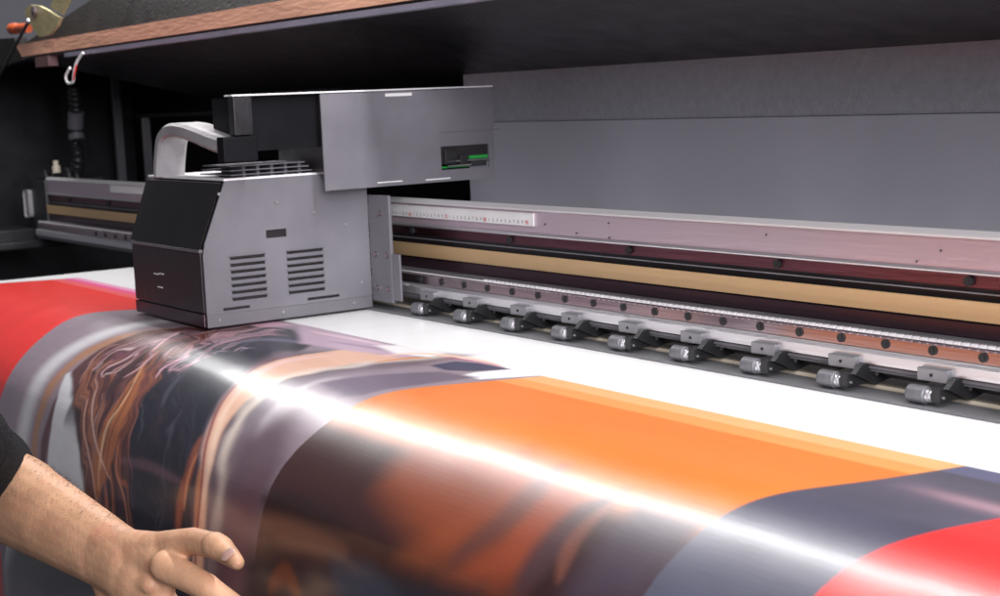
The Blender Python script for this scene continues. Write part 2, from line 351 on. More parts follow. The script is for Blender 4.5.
# pinch rollers ----------------------------------------------------------
def roller():
    r = bpy.data.objects.new('pinch_roller', None)
    bm = new()
    box(bm, .012, .0185, -.004, .040, -.0025, .0075, .001)                              # arm
    prism_dir(bm, [(.0190, -.001, .0068), (.0190, .006, .0125), (.0190, .044, .0125), (.0190, .044, .0015), (.0190, .020, -.0030)], (.0045, 0, 0))
    box(bm, .010, .060, .026, .044, .0015, .0110, .001)                                 # block to the right
    arm = link('arm', bm, M['rubber'])
    bm = new(); tube(bm, [(-.0085, 0, .0008), (-.0075, 0, .0008), (.0055, 0, .0008), (.0065, 0, .0008)], [.0050, .0060, .0060, .0050], 24); wh = link('wheel', bm, M['wheelm'], None, True)
    bm = new(); tube(bm, [(.0068, 0, .0008), (.0088, 0, .0008)], .0046, 18); tube(bm, [(.0092, 0, .0008), (.0110, 0, .0008)], .0038, 18); ax = link('axle', bm, M['alu'], None, True)
    bm = new(); box(bm, -.0075, .0165, .0060, .0200, .0085, .0170, .0006); br = link('bracket', bm, M['grey'])
    bm = new(); tube(bm, [(.0040, .0061, .0128), (.0040, .0054, .0128)], .0011, 10); s1 = link('screw', bm, M['vent'])
    bm = new(); tube(bm, [(.0118, -.0005, .0008), (.0195, -.0005, .0008)], .0009, 8); tube(bm, [(.0236, .020, .0048), (.0242, .020, .0048)], .0016, 12); s2 = link('screw', bm, M['alu'], None, True)
    return [arm, wh, ax, br, s1, s2], r
kids, proto = roller()
for k in range(10):
    x = -.6290 - .0762 * (k - 1) + (.0005 if k % 2 else -.0004)
    e = bpy.data.objects.new('pinch_roller', None); C.objects.link(e); e.empty_display_size = .01
    e.parent = pr; e.location = Vector((x, .7650, .0078)) - Vector(pr.location)
    e['group'] = 'pinch rollers under the guide beam'
    for c in kids:
        d = c.copy(); C.objects.link(d); d.parent = e
for c in kids: bpy.data.objects.remove(c)

# ---------------------------------------------------------------- print carriage
ca = thing('print_carriage', 'boxy grey and black print-head carriage with side vents riding on the beam', 'print carriage', (-1.41, .67, .002))
def cp(name, bm, m, smooth=False, label=None, parent=None):
    o = link(name, bm, m, None, smooth); o.parent = parent or ca
    if not parent: o.matrix_parent_inverse = Matrix.Translation(-Vector(ca.location))
    if label: o['label'] = label
    return o
x0, x1 = -1.500, -1.3265
bm = new(); prism(bm, [(.5815, .0045), (.5815, .0770), (.6080, .1405), (.7590, .1405), (.7590, .0045)], x0, x1, .0012); cp('body', bm, M['cblack'])
# grey side shell with punched slots (built as bars around openings)
XS0, XS1 = -1.3262, -1.3240
def front(z): return .5800 if z < .078 else .5800 + (z - .078) / (.142 - .078) * .0270
def shell_band(bm, z0, z1, holes):
    ys = [None] + sorted(holes) + [None]; prev = None
    edges = []
    start0, start1 = front(z0), front(z1)
    cur0, cur1 = start0, start1
    for (a, b) in sorted(holes):
        prism_dir(bm, [(XS0, cur0, z0), (XS0, a, z0), (XS0, a, z1), (XS0, cur1, z1)], (XS1 - XS0, 0, 0)); cur0 = cur1 = b
    prism_dir(bm, [(XS0, cur0, z0), (XS0, .7620, z0), (XS0, .7620, z1), (XS0, cur1, z1)], (XS1 - XS0, 0, 0))
bm = new()
zz = [.0040, .0160, .0185]
shell_band(bm, .0150, .0178, []); shell_band(bm, .0178, .0206, [(.597, .625), (.688, .724)])
z = .0206; shell_band(bm, z, .0262, []); z = .0262
for k in range(7):
    if k % 1 == 0: shell_band(bm, z, z + .0030, [(.6075, .6440), (.6680, .7080)])
    shell_band(bm, z + .0030, z + .0066, []); z += .0066
shell_band(bm, z, .0835, []); shell_band(bm, .0835, .0915, [(.6470, .6690)]); shell_band(bm, .0915, .1420, [])
bmesh.ops.remove_doubles(bm, verts=bm.verts[:], dist=1e-5)
cp('side_shell', bm, M['cgrey'])
for a, b in ((.6075, .6440), (.6680, .7080)):
    for k in range(7):
        zk = .0262 + k * .0066; bm = new()
        prism_dir(bm, [(XS1 + .0001, a - .001, zk + .0028), (XS1 + .0001, b + .001, zk + .0028), (XS1 + .0014, b + .001, zk + .0036), (XS1 + .0014, a - .001, zk + .0036)], (0, 0, .0007))
        cp('louvre', bm, M['cgrey'])
bm = new(); box(bm, XS0, XS1 + .0004, .5800, .7620, .0030, .0148, .0008); cp('skirt', bm, M['cgrey2'])
for y, z in ((.592, .0098), (.66, .0098), (.74, .0098), (.60, .130), (.75, .130), (.75, .030), (.735, .09), (.70, .105), (.66, .118)):
    bm = new(); tube(bm, [(XS1, y, z), (XS1 + .0010, y, z)], .0016, 12)
    cp('shell_screw', bm, M['grey'], True)
# top plate
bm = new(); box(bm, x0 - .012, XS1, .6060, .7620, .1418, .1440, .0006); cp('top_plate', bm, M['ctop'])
# smoked sloped cover + lower front
bm = new(); prism_dir(bm, [(x0 - .002, .5795, .0795), (-1.3275, .5795, .0795), (-1.3275, .6050, .1405), (x0 - .010, .6050, .1405)], (0, -.0016, -.0006)); cp('smoked_cover', bm, M['smoked'])
bm = new(); box(bm, x0 - .001, -1.3275, .5775, .5813, .0750, .0783, .0005); cp('cover_hinge', bm, M['cgrey2'])
bm = new(); box(bm, x0 - .0005, -1.3280, .5785, .5813, .0170, .0745, .0008); cp('front_panel', bm, M['cblack'])
for x, z in ((-1.432, .048), (-1.445, .047), (-1.437, .034)):
    bm = new(); box(bm, x, x + .012, .5779, .5784, z, z + .0011); cp('white_mark', bm, M['white'])
bm = new(); box(bm, x0 - .0005, -1.3275, .5780, .5813, .0035, .0160, .0008); cp('front_skirt', bm, M['slotlow'])
# slider plate in front of the rail
bm = new(); box(bm, XS1 + .0005, -1.283, .7620, .7655, .0100, .1180, .001); box(bm, XS1 + .0005, -1.268, .7625, .7650, .0130, .0600, .001); sp = cp('slider_plate', bm, M['cgrey'])
for x, z in ((-1.312, .024), (-1.290, .024), (-1.312, .058), (-1.290, .058), (-1.30, .10)):
    bm = new(); tube(bm, [(x, .7620, z), (x, .7600, z)], .0026, 12); cp('bolt', bm, M['steel'], True, parent=sp)
# upper housing
UX = -1.3000
bm = new()
NY0, NY1, NZ0, NZ1 = .838, .8975, .1385, .1625
UB = .1265
def wallpoly(a, b, c, d): prism_dir(bm, [(UX - .0020, a, c), (UX - .0020, b, c), (UX - .0020, b, d), (UX - .0020, a, d)], (.0020, 0, 0))
wallpoly(.7020, NY0, UB, .2205); wallpoly(NY0, NY1, UB, NZ0); wallpoly(NY0, NY1, NZ1, .2205); wallpoly(NY1, .905, UB, .2205)
bmesh.ops.remove_doubles(bm, verts=bm.verts[:], dist=1e-5)
uh = cp('upper_housing', bm, M['cgrey'])
bm = new(); box(bm, -1.40, UX - .0022, .704, .903, UB + .018, .2195); cp('housing_core', bm, M['cblack'], parent=None)
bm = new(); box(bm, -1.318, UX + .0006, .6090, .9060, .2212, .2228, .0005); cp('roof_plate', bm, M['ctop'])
bm = new(); box(bm, -1.3118, -1.3000, .6100, .6290, .1850, .2205, .0008); cp('front_post', bm, M['black'])
bm = new(); box(bm, -1.36, -1.3120, .6155, .7035, .1690, .2200); cp('electronics_box', bm, M['inner'])
for a in ((.7750, .8060, .2155, .2185), (.7610, .7900, .1300, .1312), (.8180, .8480, .1290, .1304)):
    bm = new(); box(bm, UX - .0001, UX + .0005, *a); cp('white_mark', bm, M['white'], parent=uh)  # thin white strips paint the drawn-out highlights of screws
bm = new(); box(bm, UX + .0001, UX + .0006, .838, .912, .1766, .1773); cp('seam', bm, M['cgrey2'])
# connectors in the notch
bm = new(); box(bm, -1.318, -1.3035, .840, .895, .1400, .1415); box(bm, -1.312, -1.2995, .8730, .8960, .1480, .1515, .0004); cp('circuit_board', bm, M['green'])
for a in ((-1.2985, .8420, .8560, .1440, .1590), (-1.2980, .8600, .8700, .1430, .1530), (-1.2990, .8740, .8940, .1400, .1465)):
    bm = new(); box(bm, -1.316, *a, .0008); cp('connector', bm, M['rubber'])
bm = new(); tube(bm, [(-1.300, .846, .1420), (-1.300, .896, .1420)], .0008, 6); tube(bm, [(-1.299, .846, .1468), (-1.299, .90, .1468)], .0006, 6); cp('pin_row', bm, M['alu'])
# hose arch
bm = new()
pa = spline([(-1.4740, .6140, .1440), (-1.4700, .6150, .1650), (-1.4600, .6150, .1830), (-1.4360, .6150, .1910), (-1.3900, .6120, .1890), (-1.3400, .6130, .1800), (-1.3150, .6150, .1755)], 10)
prev = None; rings = []
for i, p in enumerate(pa):
    t = (pa[min(i + 1, len(pa) - 1)] - pa[max(i - 1, 0)]).normalized(); s = Vector((0.0, 1, 0)); nrm = t.cross(s).normalized(); k = i / (len(pa) - 1)
    hw = .016; th = .0050 + .0035 * k
    rings.append([bm.verts.new(p + s * a * hw + nrm * b * th) for a, b in ((-1, -.6), (-.8, -1), (.8, -1), (1, -.6), (1, .6), (.8, 1), (-.8, 1), (-1, .6))])
for i in range(len(rings) - 1):
    for j in range(8): bm.faces.new((rings[i][j], rings[i][(j + 1) % 8], rings[i + 1][(j + 1) % 8], rings[i + 1][j]))
bm.faces.new(rings[0][::-1]); bm.faces.new(rings[-1])
cp('ink_tube_arch', bm, M['hose'], True)
bm = new(); box(bm, -1.3158, -1.3010, .5975, .6330, .1600, .1840, .0015); cp('tube_socket', bm, M['inner'])
# stacked fins on the top
bm = new()
for k in range(3): box(bm, -1.3980 + .004 * k, -1.3270, .615, .703 - .004 * k, .1462 + .0042 * k, .1472 + .0042 * k)
for k in range(5): box(bm, -1.38, -1.332, .63 + .015 * k, .633 + .015 * k, .1440, .1560)
cp('cooling_fins', bm, M['cgrey'])

# ---------------------------------------------------------------- printed film
PROF = [(0.84, 0.0), (0.836, 0.0), (0.832, 0.0), (0.828, 0.0), (0.824, 0.0), (0.82, 0.0), (0.816, 0.0), (0.812, 0.0), (0.808, 0.0), (0.804, 0.0), (0.8, 0.0), (0.796, 0.0), (0.792, 0.0), (0.788, 0.0), (0.784, 0.0), (0.78, 0.0), (0.776, 0.0), (0.772, 0.0), (0.768, 0.0), (0.764, 0.0), (0.76, 0.0), (0.756, 0.0), (0.752, 0.0), (0.748, 0.0), (0.744, 0.0), (0.74, 0.0), (0.736, 0.0), (0.732, 0.0), (0.728, 0.0), (0.724, 0.0), (0.72, 0.0), (0.716, 0.0), (0.712, 0.0), (0.708, 0.0), (0.704, 0.0), (0.7, 0.0), (0.696, 0.0), (0.692, 0.0), (0.688, 0.0), (0.684, 0.0), (0.68, 0.0), (0.676, 0.0), (0.672, 0.0), (0.668, 0.0), (0.664, 0.0), (0.66, 0.0), (0.656, 0.0), (0.652, 0.0), (0.648, 0.0), (0.644, 0.0), (0.64, 0.0), (0.636, 0.0), (0.632, 0.0), (0.628, 0.0), (0.624, 0.0), (0.62, 0.0), (0.616, 0.0), (0.612, 0.0), (0.608, 0.0), (0.604, -0.0), (0.6, -0.0), (0.596, -0.0), (0.592, -0.0), (0.588, -0.0), (0.584, -0.0), (0.58, -1e-05), (0.576, -3e-05), (0.572, -0.0001), (0.568, -0.00021), (0.56401, -0.00033), (0.56001, -0.00047), (0.55602, -0.00067), (0.55204, -0.00102), (0.54807, -0.00149), (0.5441, -0.00201), (0.54015, -0.00263), (0.53623, -0.00341), (0.53235, -0.00432), (0.52849, -0.00538), (0.52468, -0.00658), (0.5209, -0.00789), (0.51717, -0.00931), (0.51347, -0.01084), (0.50982, -0.01247), (0.5062, -0.01417), (0.50261, -0.01594), (0.49905, -0.01775), (0.49551, -0.01961), (0.492, -0.02153), (0.48853, -0.02351), (0.48509, -0.02555), (0.4817, -0.02767), (0.47835, -0.02986), (0.47506, -0.03212), (0.47184, -0.03449), (0.4687, -0.03696), (0.46564, -0.03953), (0.4627, -0.04223), (0.45985, -0.04503), (0.45715, -0.04797), (0.45467, -0.05109), (0.45234, -0.05433), (0.45016, -0.05766), (0.44822, -0.06114), (0.44653, -0.06475), (0.44493, -0.06842), (0.44341, -0.07211), (0.44202, -0.07586), (0.44078, -0.07966), (0.43961, -0.08348), (0.43845, -0.08731), (0.43737, -0.09116), (0.43644, -0.09504), (0.43561, -0.09895), (0.43483, -0.10288), (0.43406, -0.1068), (0.43338, -0.11074), (0.43288, -0.1147), (0.43253, -0.11868), (0.43224, -0.12267), (0.43195, -0.12666), (0.43167, -0.13065), (0.43139, -0.13464), (0.43116, -0.13863), (0.43103, -0.14262), (0.43097, -0.14662), (0.43095, -0.15062), (0.43093, -0.15462), (0.43092, -0.15862), (0.4309, -0.16262), (0.43088, -0.16662), (0.43086, -0.17062), (0.43084, -0.17462), (0.43082, -0.17862), (0.43081, -0.18262), (0.43079, -0.18662), (0.43077, -0.19062), (0.43075, -0.19462), (0.43073, -0.19862), (0.43072, -0.20262), (0.4307, -0.20662), (0.43068, -0.21062), (0.43066, -0.21462), (0.43064, -0.21862), (0.43062, -0.22262), (0.43061, -0.22662), (0.43059, -0.23062), (0.43057, -0.23462), (0.43055, -0.23862), (0.43053, -0.24262), (0.43052, -0.24662), (0.4305, -0.25062), (0.43048, -0.25462), (0.43046, -0.25862), (0.43044, -0.26262), (0.43042, -0.26662), (0.43041, -0.27062), (0.43039, -0.27462), (0.43037, -0.27862), (0.43035, -0.28262), (0.43033, -0.28662), (0.43032, -0.29062), (0.4303, -0.29462), (0.43028, -0.29862), (0.43026, -0.30262), (0.43024, -0.30662), (0.43022, -0.31062), (0.43021, -0.31462), (0.43019, -0.31862), (0.43017, -0.32262), (0.43015, -0.32662), (0.43013, -0.33062), (0.43012, -0.33462), (0.4301, -0.33862), (0.43008, -0.34262), (0.43006, -0.34662), (0.43004, -0.35062), (0.43002, -0.35462), (0.43001, -0.35862)]
def resample(P, ds):
    P = np.array(P); d = np.r_[0, np.cumsum(np.hypot(*np.diff(P, axis=0).T))]
    s = np.arange(0, d[-1], ds); return s, np.interp(s, d, P[:, 0]), np.interp(s, d, P[:, 1])
S, SY, SZ = resample(PROF, .0008)
kp = np.zeros(len(S), bool); kp[::40] = True; kp[(S > .16) & (S < .60)] = True; kp[-1] = True
S, SY, SZ = S[kp], SY[kp], SZ[kp]
# irregular X grid, finer near the lens
xs = [-1.9640]
while xs[-1] < .20: xs.append(xs[-1] + (.0012 if xs[-1] < -1.0 else .0008 if xs[-1] < -.34 else .01))
X = np.array(xs)
nx, ns = len(X), len(S)
XX, SS = np.meshgrid(X, S, indexing='ij')
COL = np.zeros((nx, ns, 3)); COL[:] = (.86, .86, .87)
def sm(x, a, b): t = np.clip((x - a) / (b - a), 0, 1); return t * t * (3 - 2 * t)
rng = np.random.RandomState(7)
def vnoise(x, y, seed=0):
    xi = np.floor(x).astype(int); yi = np.floor(y).astype(int); fx = x - xi; fy = y - yi
    fx = fx * fx * (3 - 2 * fx); fy = fy * fy * (3 - 2 * fy)
    def h(a, b):
        n = (a * 374761393 + b * 668265263 + seed * 974711) & 0x7fffffff
        n = ((n ^ (n >> 13)) * 1274126177) & 0x7fffffff
        return (n & 0xffff) / 65535.
    return (h(xi, yi) * (1 - fx) + h(xi + 1, yi) * fx) * (1 - fy) + (h(xi, yi + 1) * (1 - fx) + h(xi + 1, yi + 1) * fx) * fy
def over(sl, a, col):
    c = COL[sl]; a = a[..., None]; COL[sl] = c * (1 - a) + np.array(col) * a
def window(x0, x1, s0, s1):
    i0 = max(0, np.searchsorted(X, x0)); i1 = np.searchsorted(X, x1); j0 = max(0, np.searchsorted(S, s0)); j1 = np.searchsorted(S, s1)
    return (slice(i0, max(i1, i0 + 1)), slice(j0, max(j1, j0 + 1)))
def polyfill(P, col, soft=.002, alpha=1.0, wob=0.0, seed=1):
    P = np.array(P); pad = soft * 2 + wob
    sl = window(P[:, 0].min() - pad, P[:, 0].max() + pad, P[:, 1].min() - pad, P[:, 1].max() + pad)
    x = XX[sl]; s = SS[sl]
    if wob: x = x + wob * (vnoise(x * 90, s * 60, seed) - .5) * 2; s = s + wob * (vnoise(x * 60, s * 90, seed + 5) - .5) * 2
    d = np.full(x.shape, 1e9); ins = np.zeros(x.shape, bool)
    for i in range(len(P)):
        a = P[i]; b = P[(i + 1) % len(P)]; e = b - a; L = (e ** 2).sum() + 1e-12
        t = np.clip(((x - a[0]) * e[0] + (s - a[1]) * e[1]) / L, 0, 1)
        d = np.minimum(d, np.hypot(x - a[0] - t * e[0], s - a[1] - t * e[1]))
        if a[1] != b[1]:
            c = ((a[1] > s) != (b[1] > s)) & (x < (b[0] - a[0]) * (s - a[1]) / (b[1] - a[1]) + a[0]); ins ^= c
    sd = np.where(ins, d, -d)
    over(sl, sm(sd, -soft, soft) * alpha, col)
def stroke(P, w, col, alpha=1.0, taper=True, soft=.5, warp=0):
    P = np.array(P, float); n = len(P)
    pad = w * 1.5 + .002
    sl = window(P[:, 0].min() - pad, P[:, 0].max() + pad, P[:, 1].min() - pad, P[:, 1].max() + pad)
    x = XX[sl]; s = SS[sl]; best = np.full(x.shape, -1e9)
    if warp: x = x + warp * (vnoise(x * 55, s * 38, 77) - .5); s = s + warp * (vnoise(x * 40, s * 50, 78) - .5)
    for i in range(n - 1):
        a = P[i]; b = P[i + 1]; e = b - a; L = (e ** 2).sum() + 1e-12
        t = np.clip(((x - a[0]) * e[0] + (s - a[1]) * e[1]) / L, 0, 1)
        g = (i + t) / (n - 1); ww = w * (np.sin(np.pi * np.clip(g, .02, .98)) ** .6 if taper else 1)
        best = np.maximum(best, ww / 2 - np.hypot(x - a[0] - t * e[0], s - a[1] - t * e[1]))
    over(sl, sm(best, -w * soft, w * soft * .6) * alpha, col)
def cat(P, n=6):
    P = [Vector((*p, 0)) for p in P]; return [(q.x, q.y) for q in spline(P, n)]
E0 = .18   # printing starts this far in front of the rollers
pm = SS > E0
whole = (slice(None), slice(None))
# --- big fields
def field(mask, col): COL[mask] = col
field(pm & (XX > -1.905 - (SS - .18) * .35) & (XX < -.40), (.28, .22, .26))
red = pm & (XX > -1.906 - (SS - .19) * .34) & (XX < np.interp(SS, *[[0.2492, 0.256, 0.2627, 0.2695, 0.2763, 0.283, 0.2898, 0.2966, 0.3034, 0.3101, 0.3169, 0.3237, 0.3304, 0.3372, 0.344, 0.3507, 0.3575, 0.3643, 0.371, 0.3778, 0.3846, 0.3913, 0.3981, 0.4049, 0.4117, 0.4184, 0.4252, 0.432, 0.4387, 0.4455], [-1.5372, -1.5412, -1.5452, -1.549, -1.5527, -1.5559, -1.5587, -1.5608, -1.5622, -1.5628, -1.5627, -1.562, -1.5608, -1.5593, -1.5575, -1.5554, -1.5532, -1.5509, -1.5487, -1.5465, -1.5445, -1.5429, -1.5416, -1.5408, -1.5406, -1.541, -1.5422, -1.544, -1.5463, -1.549]]))
field(red, (.80, .035, .028))
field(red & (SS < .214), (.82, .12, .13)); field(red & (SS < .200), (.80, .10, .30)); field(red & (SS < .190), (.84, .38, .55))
ART = [('stroke', [(-1.4268, 0.2664), (-1.4374, 0.3049), (-1.4541, 0.3391), (-1.4617, 0.373), (-1.457, 0.4092), (-1.4571, 0.4467), (-1.4618, 0.4973), (-1.4836, 0.584)], (0.62, 0.6, 0.62), {'taper': False, 'soft': 0.7, 'w': 0.024}), ('stroke', [(-1.3531, 0.2557), (-1.3816, 0.2956), (-1.4055, 0.3292), (-1.4237, 0.3617), (-1.4207, 0.396), (-1.421, 0.4312), (-1.4173, 0.4792), (-1.4373, 0.5731)], (0.4, 0.2, 0.12), {'taper': False, 'soft': 0.6, 'warp': 0.01, 'w': 0.016}), ('stroke', [(-1.3266, 0.2879), (-1.3762, 0.3304), (-1.3945, 0.3623), (-1.3892, 0.3977), (-1.3888, 0.4358), (-1.394, 0.4847), (-1.4181, 0.5686)], (0.11, 0.04, 0.045), {'taper': False, 'soft': 0.5, 'warp': 0.01, 'w': 0.014}), ('poly', [(-1.4123, 0.3797), (-1.3901, 0.4065), (-1.3799, 0.4363), (-1.3766, 0.4814), (-1.5067, 0.5474), (-1.5667, 0.6471), (-1.2298, 0.5603), (-1.2438, 0.5098), (-1.2706, 0.4617), (-1.3043, 0.4315), (-1.3413, 0.404), (-1.4041, 0.3756)], (0.66, 0.66, 0.68), {'soft': 0.003}), ('poly', [(-1.4726, 0.5402), (-1.6081, 0.669), (-1.2266, 0.5685), (-1.2337, 0.5076), (-1.3439, 0.4941)], (0.16, 0.16, 0.175), {'soft': 0.02}), ('poly', [(-1.404, 0.3782), (-1.4039, 0.3415), (-1.3907, 0.3024), (-1.3615, 0.2624), (-1.3165, 0.241), (-1.265, 0.2949), (-1.2479, 0.3448), (-1.2166, 0.3765), (-1.1794, 0.4194), (-1.1663, 0.4758), (-1.1596, 0.5508), (-1.2367, 0.5711), (-1.254, 0.5121), (-1.2754, 0.4626), (-1.309, 0.4323), (-1.3469, 0.4039)], (0.1, 0.04, 0.04), {'soft': 0.004, 'wob': 0.003}), ('poly', [(-1.3389, 0.318), (-1.3364, 0.2836), (-1.3285, 0.2511), (-1.3247, 0.216), (-1.2689, 0.2013), (-1.173, 0.2229), (-1.1358, 0.2698), (-1.1337, 0.2973), (-1.1236, 0.3237), (-1.1062, 0.3557), (-1.0763, 0.3878), (-1.051, 0.4208), (-1.0432, 0.4579), (-1.0495, 0.5218), (-1.202, 0.562), (-1.1796, 0.4786), (-1.1833, 0.4371), (-1.207, 0.3967), (-1.2434, 0.3626)], (0.016, 0.017, 0.028), {'soft': 0.004, 'wob': 0.002}), ('poly', [(-1.4366, 0.2407), (-1.3666, 0.2176), (-1.3045, 0.2152), (-1.2844, 0.1826), (-1.3543, 0.1908), (-1.4618, 0.2075)], (0.55, 0.33, 0.42), {'soft': 0.004}), ('stroke', [(-1.2343, 0.2793), (-1.2325, 0.2454), (-1.191, 0.2314)], (0.13, 0.14, 0.2), {'alpha': 0.7, 'w': 0.012}), ('stroke', [(-1.1646, 0.3889), (-1.1933, 0.3655), (-1.2084, 0.336), (-1.2034, 0.3136)], (0.07, 0.075, 0.1), {'alpha': 0.6, 'w': 0.006}), ('poly', [(-1.1611, 0.2664), (-1.1262, 0.2365), (-1.0655, 0.1835), (-1.0163, 0.1657), (-1.0083, 0.2194), (-1.0224, 0.2664), (-1.0376, 0.3032), (-1.0409, 0.3375), (-1.0232, 0.3702), (-0.9979, 0.4027), (-0.9812, 0.452), (-0.9861, 0.5051), (-1.0535, 0.5229), (-1.0416, 0.4652), (-1.0563, 0.4139), (-1.0726, 0.389), (-1.0983, 0.359), (-1.1134, 0.3292)], (0.15, 0.11, 0.13), {'soft': 0.012}), ('poly', [(-1.1252, 0.2223), (-1.1284, 0.2641), (-1.1245, 0.3019), (-1.1154, 0.3281), (-1.0999, 0.3581), (-1.0726, 0.389), (-1.0561, 0.4098), (-1.0461, 0.4354), (-1.0416, 0.4652), (-1.0482, 0.5136), (-1.0271, 0.5081), (-1.0223, 0.461), (-1.0295, 0.4321), (-1.0377, 0.4063), (-1.0559, 0.3795), (-1.0701, 0.3499), (-1.0684, 0.3239), (-1.0539, 0.2943), (-1.054, 0.2483), (-1.042, 0.1884), (-1.0699, 0.1807)], (0.7, 0.42, 0.3), {'soft': 0.004, 'wob': 0.0012}), ('stroke', [(-1.0945, 0.3394), (-1.0826, 0.3604), (-1.0607, 0.3846), (-1.0417, 0.4095), (-1.0344, 0.4331)], (0.84, 0.62, 0.48), {'alpha': 0.8, 'soft': 0.8, 'w': 0.006}), ('stroke', [(-1.108, 0.2464), (-1.1152, 0.2851), (-1.1073, 0.3176), (-1.0974, 0.3429)], (0.8, 0.52, 0.5), {'alpha': 0.8, 'soft': 0.8, 'w': 0.008}), ('stroke', [(-1.0547, 0.4136), (-1.0444, 0.4351), (-1.038, 0.4644)], (0.4, 0.14, 0.06), {'alpha': 0.8, 'w': 0.008}), ('stroke', [(-1.1284, 0.2641), (-1.133, 0.2939), (-1.1169, 0.3253), (-1.0989, 0.3566), (-1.0697, 0.3885), (-1.0451, 0.4213), (-1.037, 0.4604), (-1.0437, 0.5203)], (0.2, 0.03, 0.05), {'taper': False, 'alpha': 0.8, 'w': 0.003}), ('stroke', [(-1.0274, 0.188), (-1.0454, 0.2345), (-1.0579, 0.283), (-1.0683, 0.3096), (-1.0647, 0.3378), (-1.0439, 0.3682), (-1.0212, 0.3989), (-1.0035, 0.442), (-1.0041, 0.5099)], (0.74, 0.64, 0.56), {'taper': False, 'soft': 0.9, 'alpha': 0.75, 'warp': 0.014, 'w': 0.01}), ('stroke', [(-1.0099, 0.2555), (-1.0363, 0.2948), (-1.0481, 0.3216), (-1.04, 0.3479), (-1.0183, 0.3776), (-0.9939, 0.4099), (-0.9779, 0.4659)], (0.2, 0.17, 0.2), {'alpha': 0.8, 'soft': 0.9, 'warp': 0.012, 'w': 0.012}), ('stroke', [(-0.9756, 0.258), (-1.0137, 0.2983), (-1.0233, 0.3243), (-1.0128, 0.3539), (-0.9921, 0.3838), (-0.9695, 0.4202)], (0.5, 0.46, 0.5), {'alpha': 0.7, 'soft': 0.9, 'warp': 0.012, 'w': 0.009}), ('stroke', [(-0.9499, 0.256), (-0.9853, 0.3011), (-0.9961, 0.3288), (-0.9848, 0.359), (-0.9639, 0.3924)], (0.22, 0.17, 0.21), {'alpha': 0.7, 'soft': 0.9, 'w': 0.014}), ('poly', [(-1.0237, 0.3808), (-0.9923, 0.3387), (-0.9406, 0.3818), (-0.9303, 0.4267), (-0.9257, 0.4893), (-1.0152, 0.5128), (-1.0019, 0.4416), (-1.012, 0.4055)], (0.115, 0.075, 0.095), {'soft': 0.02}), ('poly', [(-0.9856, 0.4234), (-0.9582, 0.4028), (-0.9257, 0.4893), (-1.0152, 0.5128), (-0.9973, 0.4555)], (0.12, 0.055, 0.075), {'soft': 0.02}), ('poly', [(-1.2911, 0.1801), (-1.1166, 0.1813), (-1.0356, 0.1827), (-1.0532, 0.2107), (-1.1286, 0.2253), (-1.1859, 0.234)], (0.5, 0.36, 0.45), {'soft': 0.006}), ('stroke', [(-1.2421, 0.1942), (-1.175, 0.1892), (-1.0921, 0.187)], (0.75, 0.55, 0.62), {'alpha': 0.8, 'w': 0.006}), ('stroke', [(-1.1744, 0.21), (-1.1172, 0.2021), (-1.0485, 0.1941)], (0.28, 0.2, 0.27), {'alpha': 0.7, 'w': 0.006}), ('poly', [(-1.1231, 0.1936), (-1.1058, 0.1787), (-1.0406, 0.1745), (-1.0338, 0.1936), (-1.0735, 0.2033)], (0.85, 0.83, 0.84), {'soft': 0.004}), ('stroke', [(-1.0704, 0.2197), (-1.057, 0.1888), (-1.0044, 0.1738), (-0.9594, 0.1755)], (0.86, 0.58, 0.45), {'alpha': 0.9, 'w': 0.006}), ('stroke', [(-1.0486, 0.2374), (-1.0449, 0.2158), (-1.0338, 0.1936)], (0.6, 0.24, 0.1), {'alpha': 0.8, 'w': 0.008}), ('stroke', [(-1.0274, 0.188), (-0.9966, 0.179), (-0.9492, 0.1779)], (0.48, 0.12, 0.2), {'alpha': 0.8, 'w': 0.004}), ('poly', [(-1.0021, 0.2138), (-1.0021, 0.1899), (-0.9789, 0.1813), (-0.9402, 0.1795), (-0.9557, 0.2066), (-0.9743, 0.2177)], (0.045, 0.05, 0.1), {'soft': 0.003}), ('poly', [(-0.9492, 0.2063), (-0.9379, 0.1792), (-0.8973, 0.1757), (-0.9223, 0.22), (-0.9463, 0.2203)], (0.84, 0.84, 0.88), {'soft': 0.003}), ('poly', [(-1.0182, 0.3049), (-0.9986, 0.2622), (-0.9736, 0.2227), (-0.9302, 0.2165), (-0.9395, 0.2669), (-0.9523, 0.3054), (-0.9694, 0.3149)], (0.15, 0.115, 0.16), {'soft': 0.005})]  # low dark grey polygon paints the arm's shadow over the white column
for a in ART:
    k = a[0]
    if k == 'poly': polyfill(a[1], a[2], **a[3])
    else: stroke(cat(a[1]), a[3].pop('w'), a[2], **a[3])
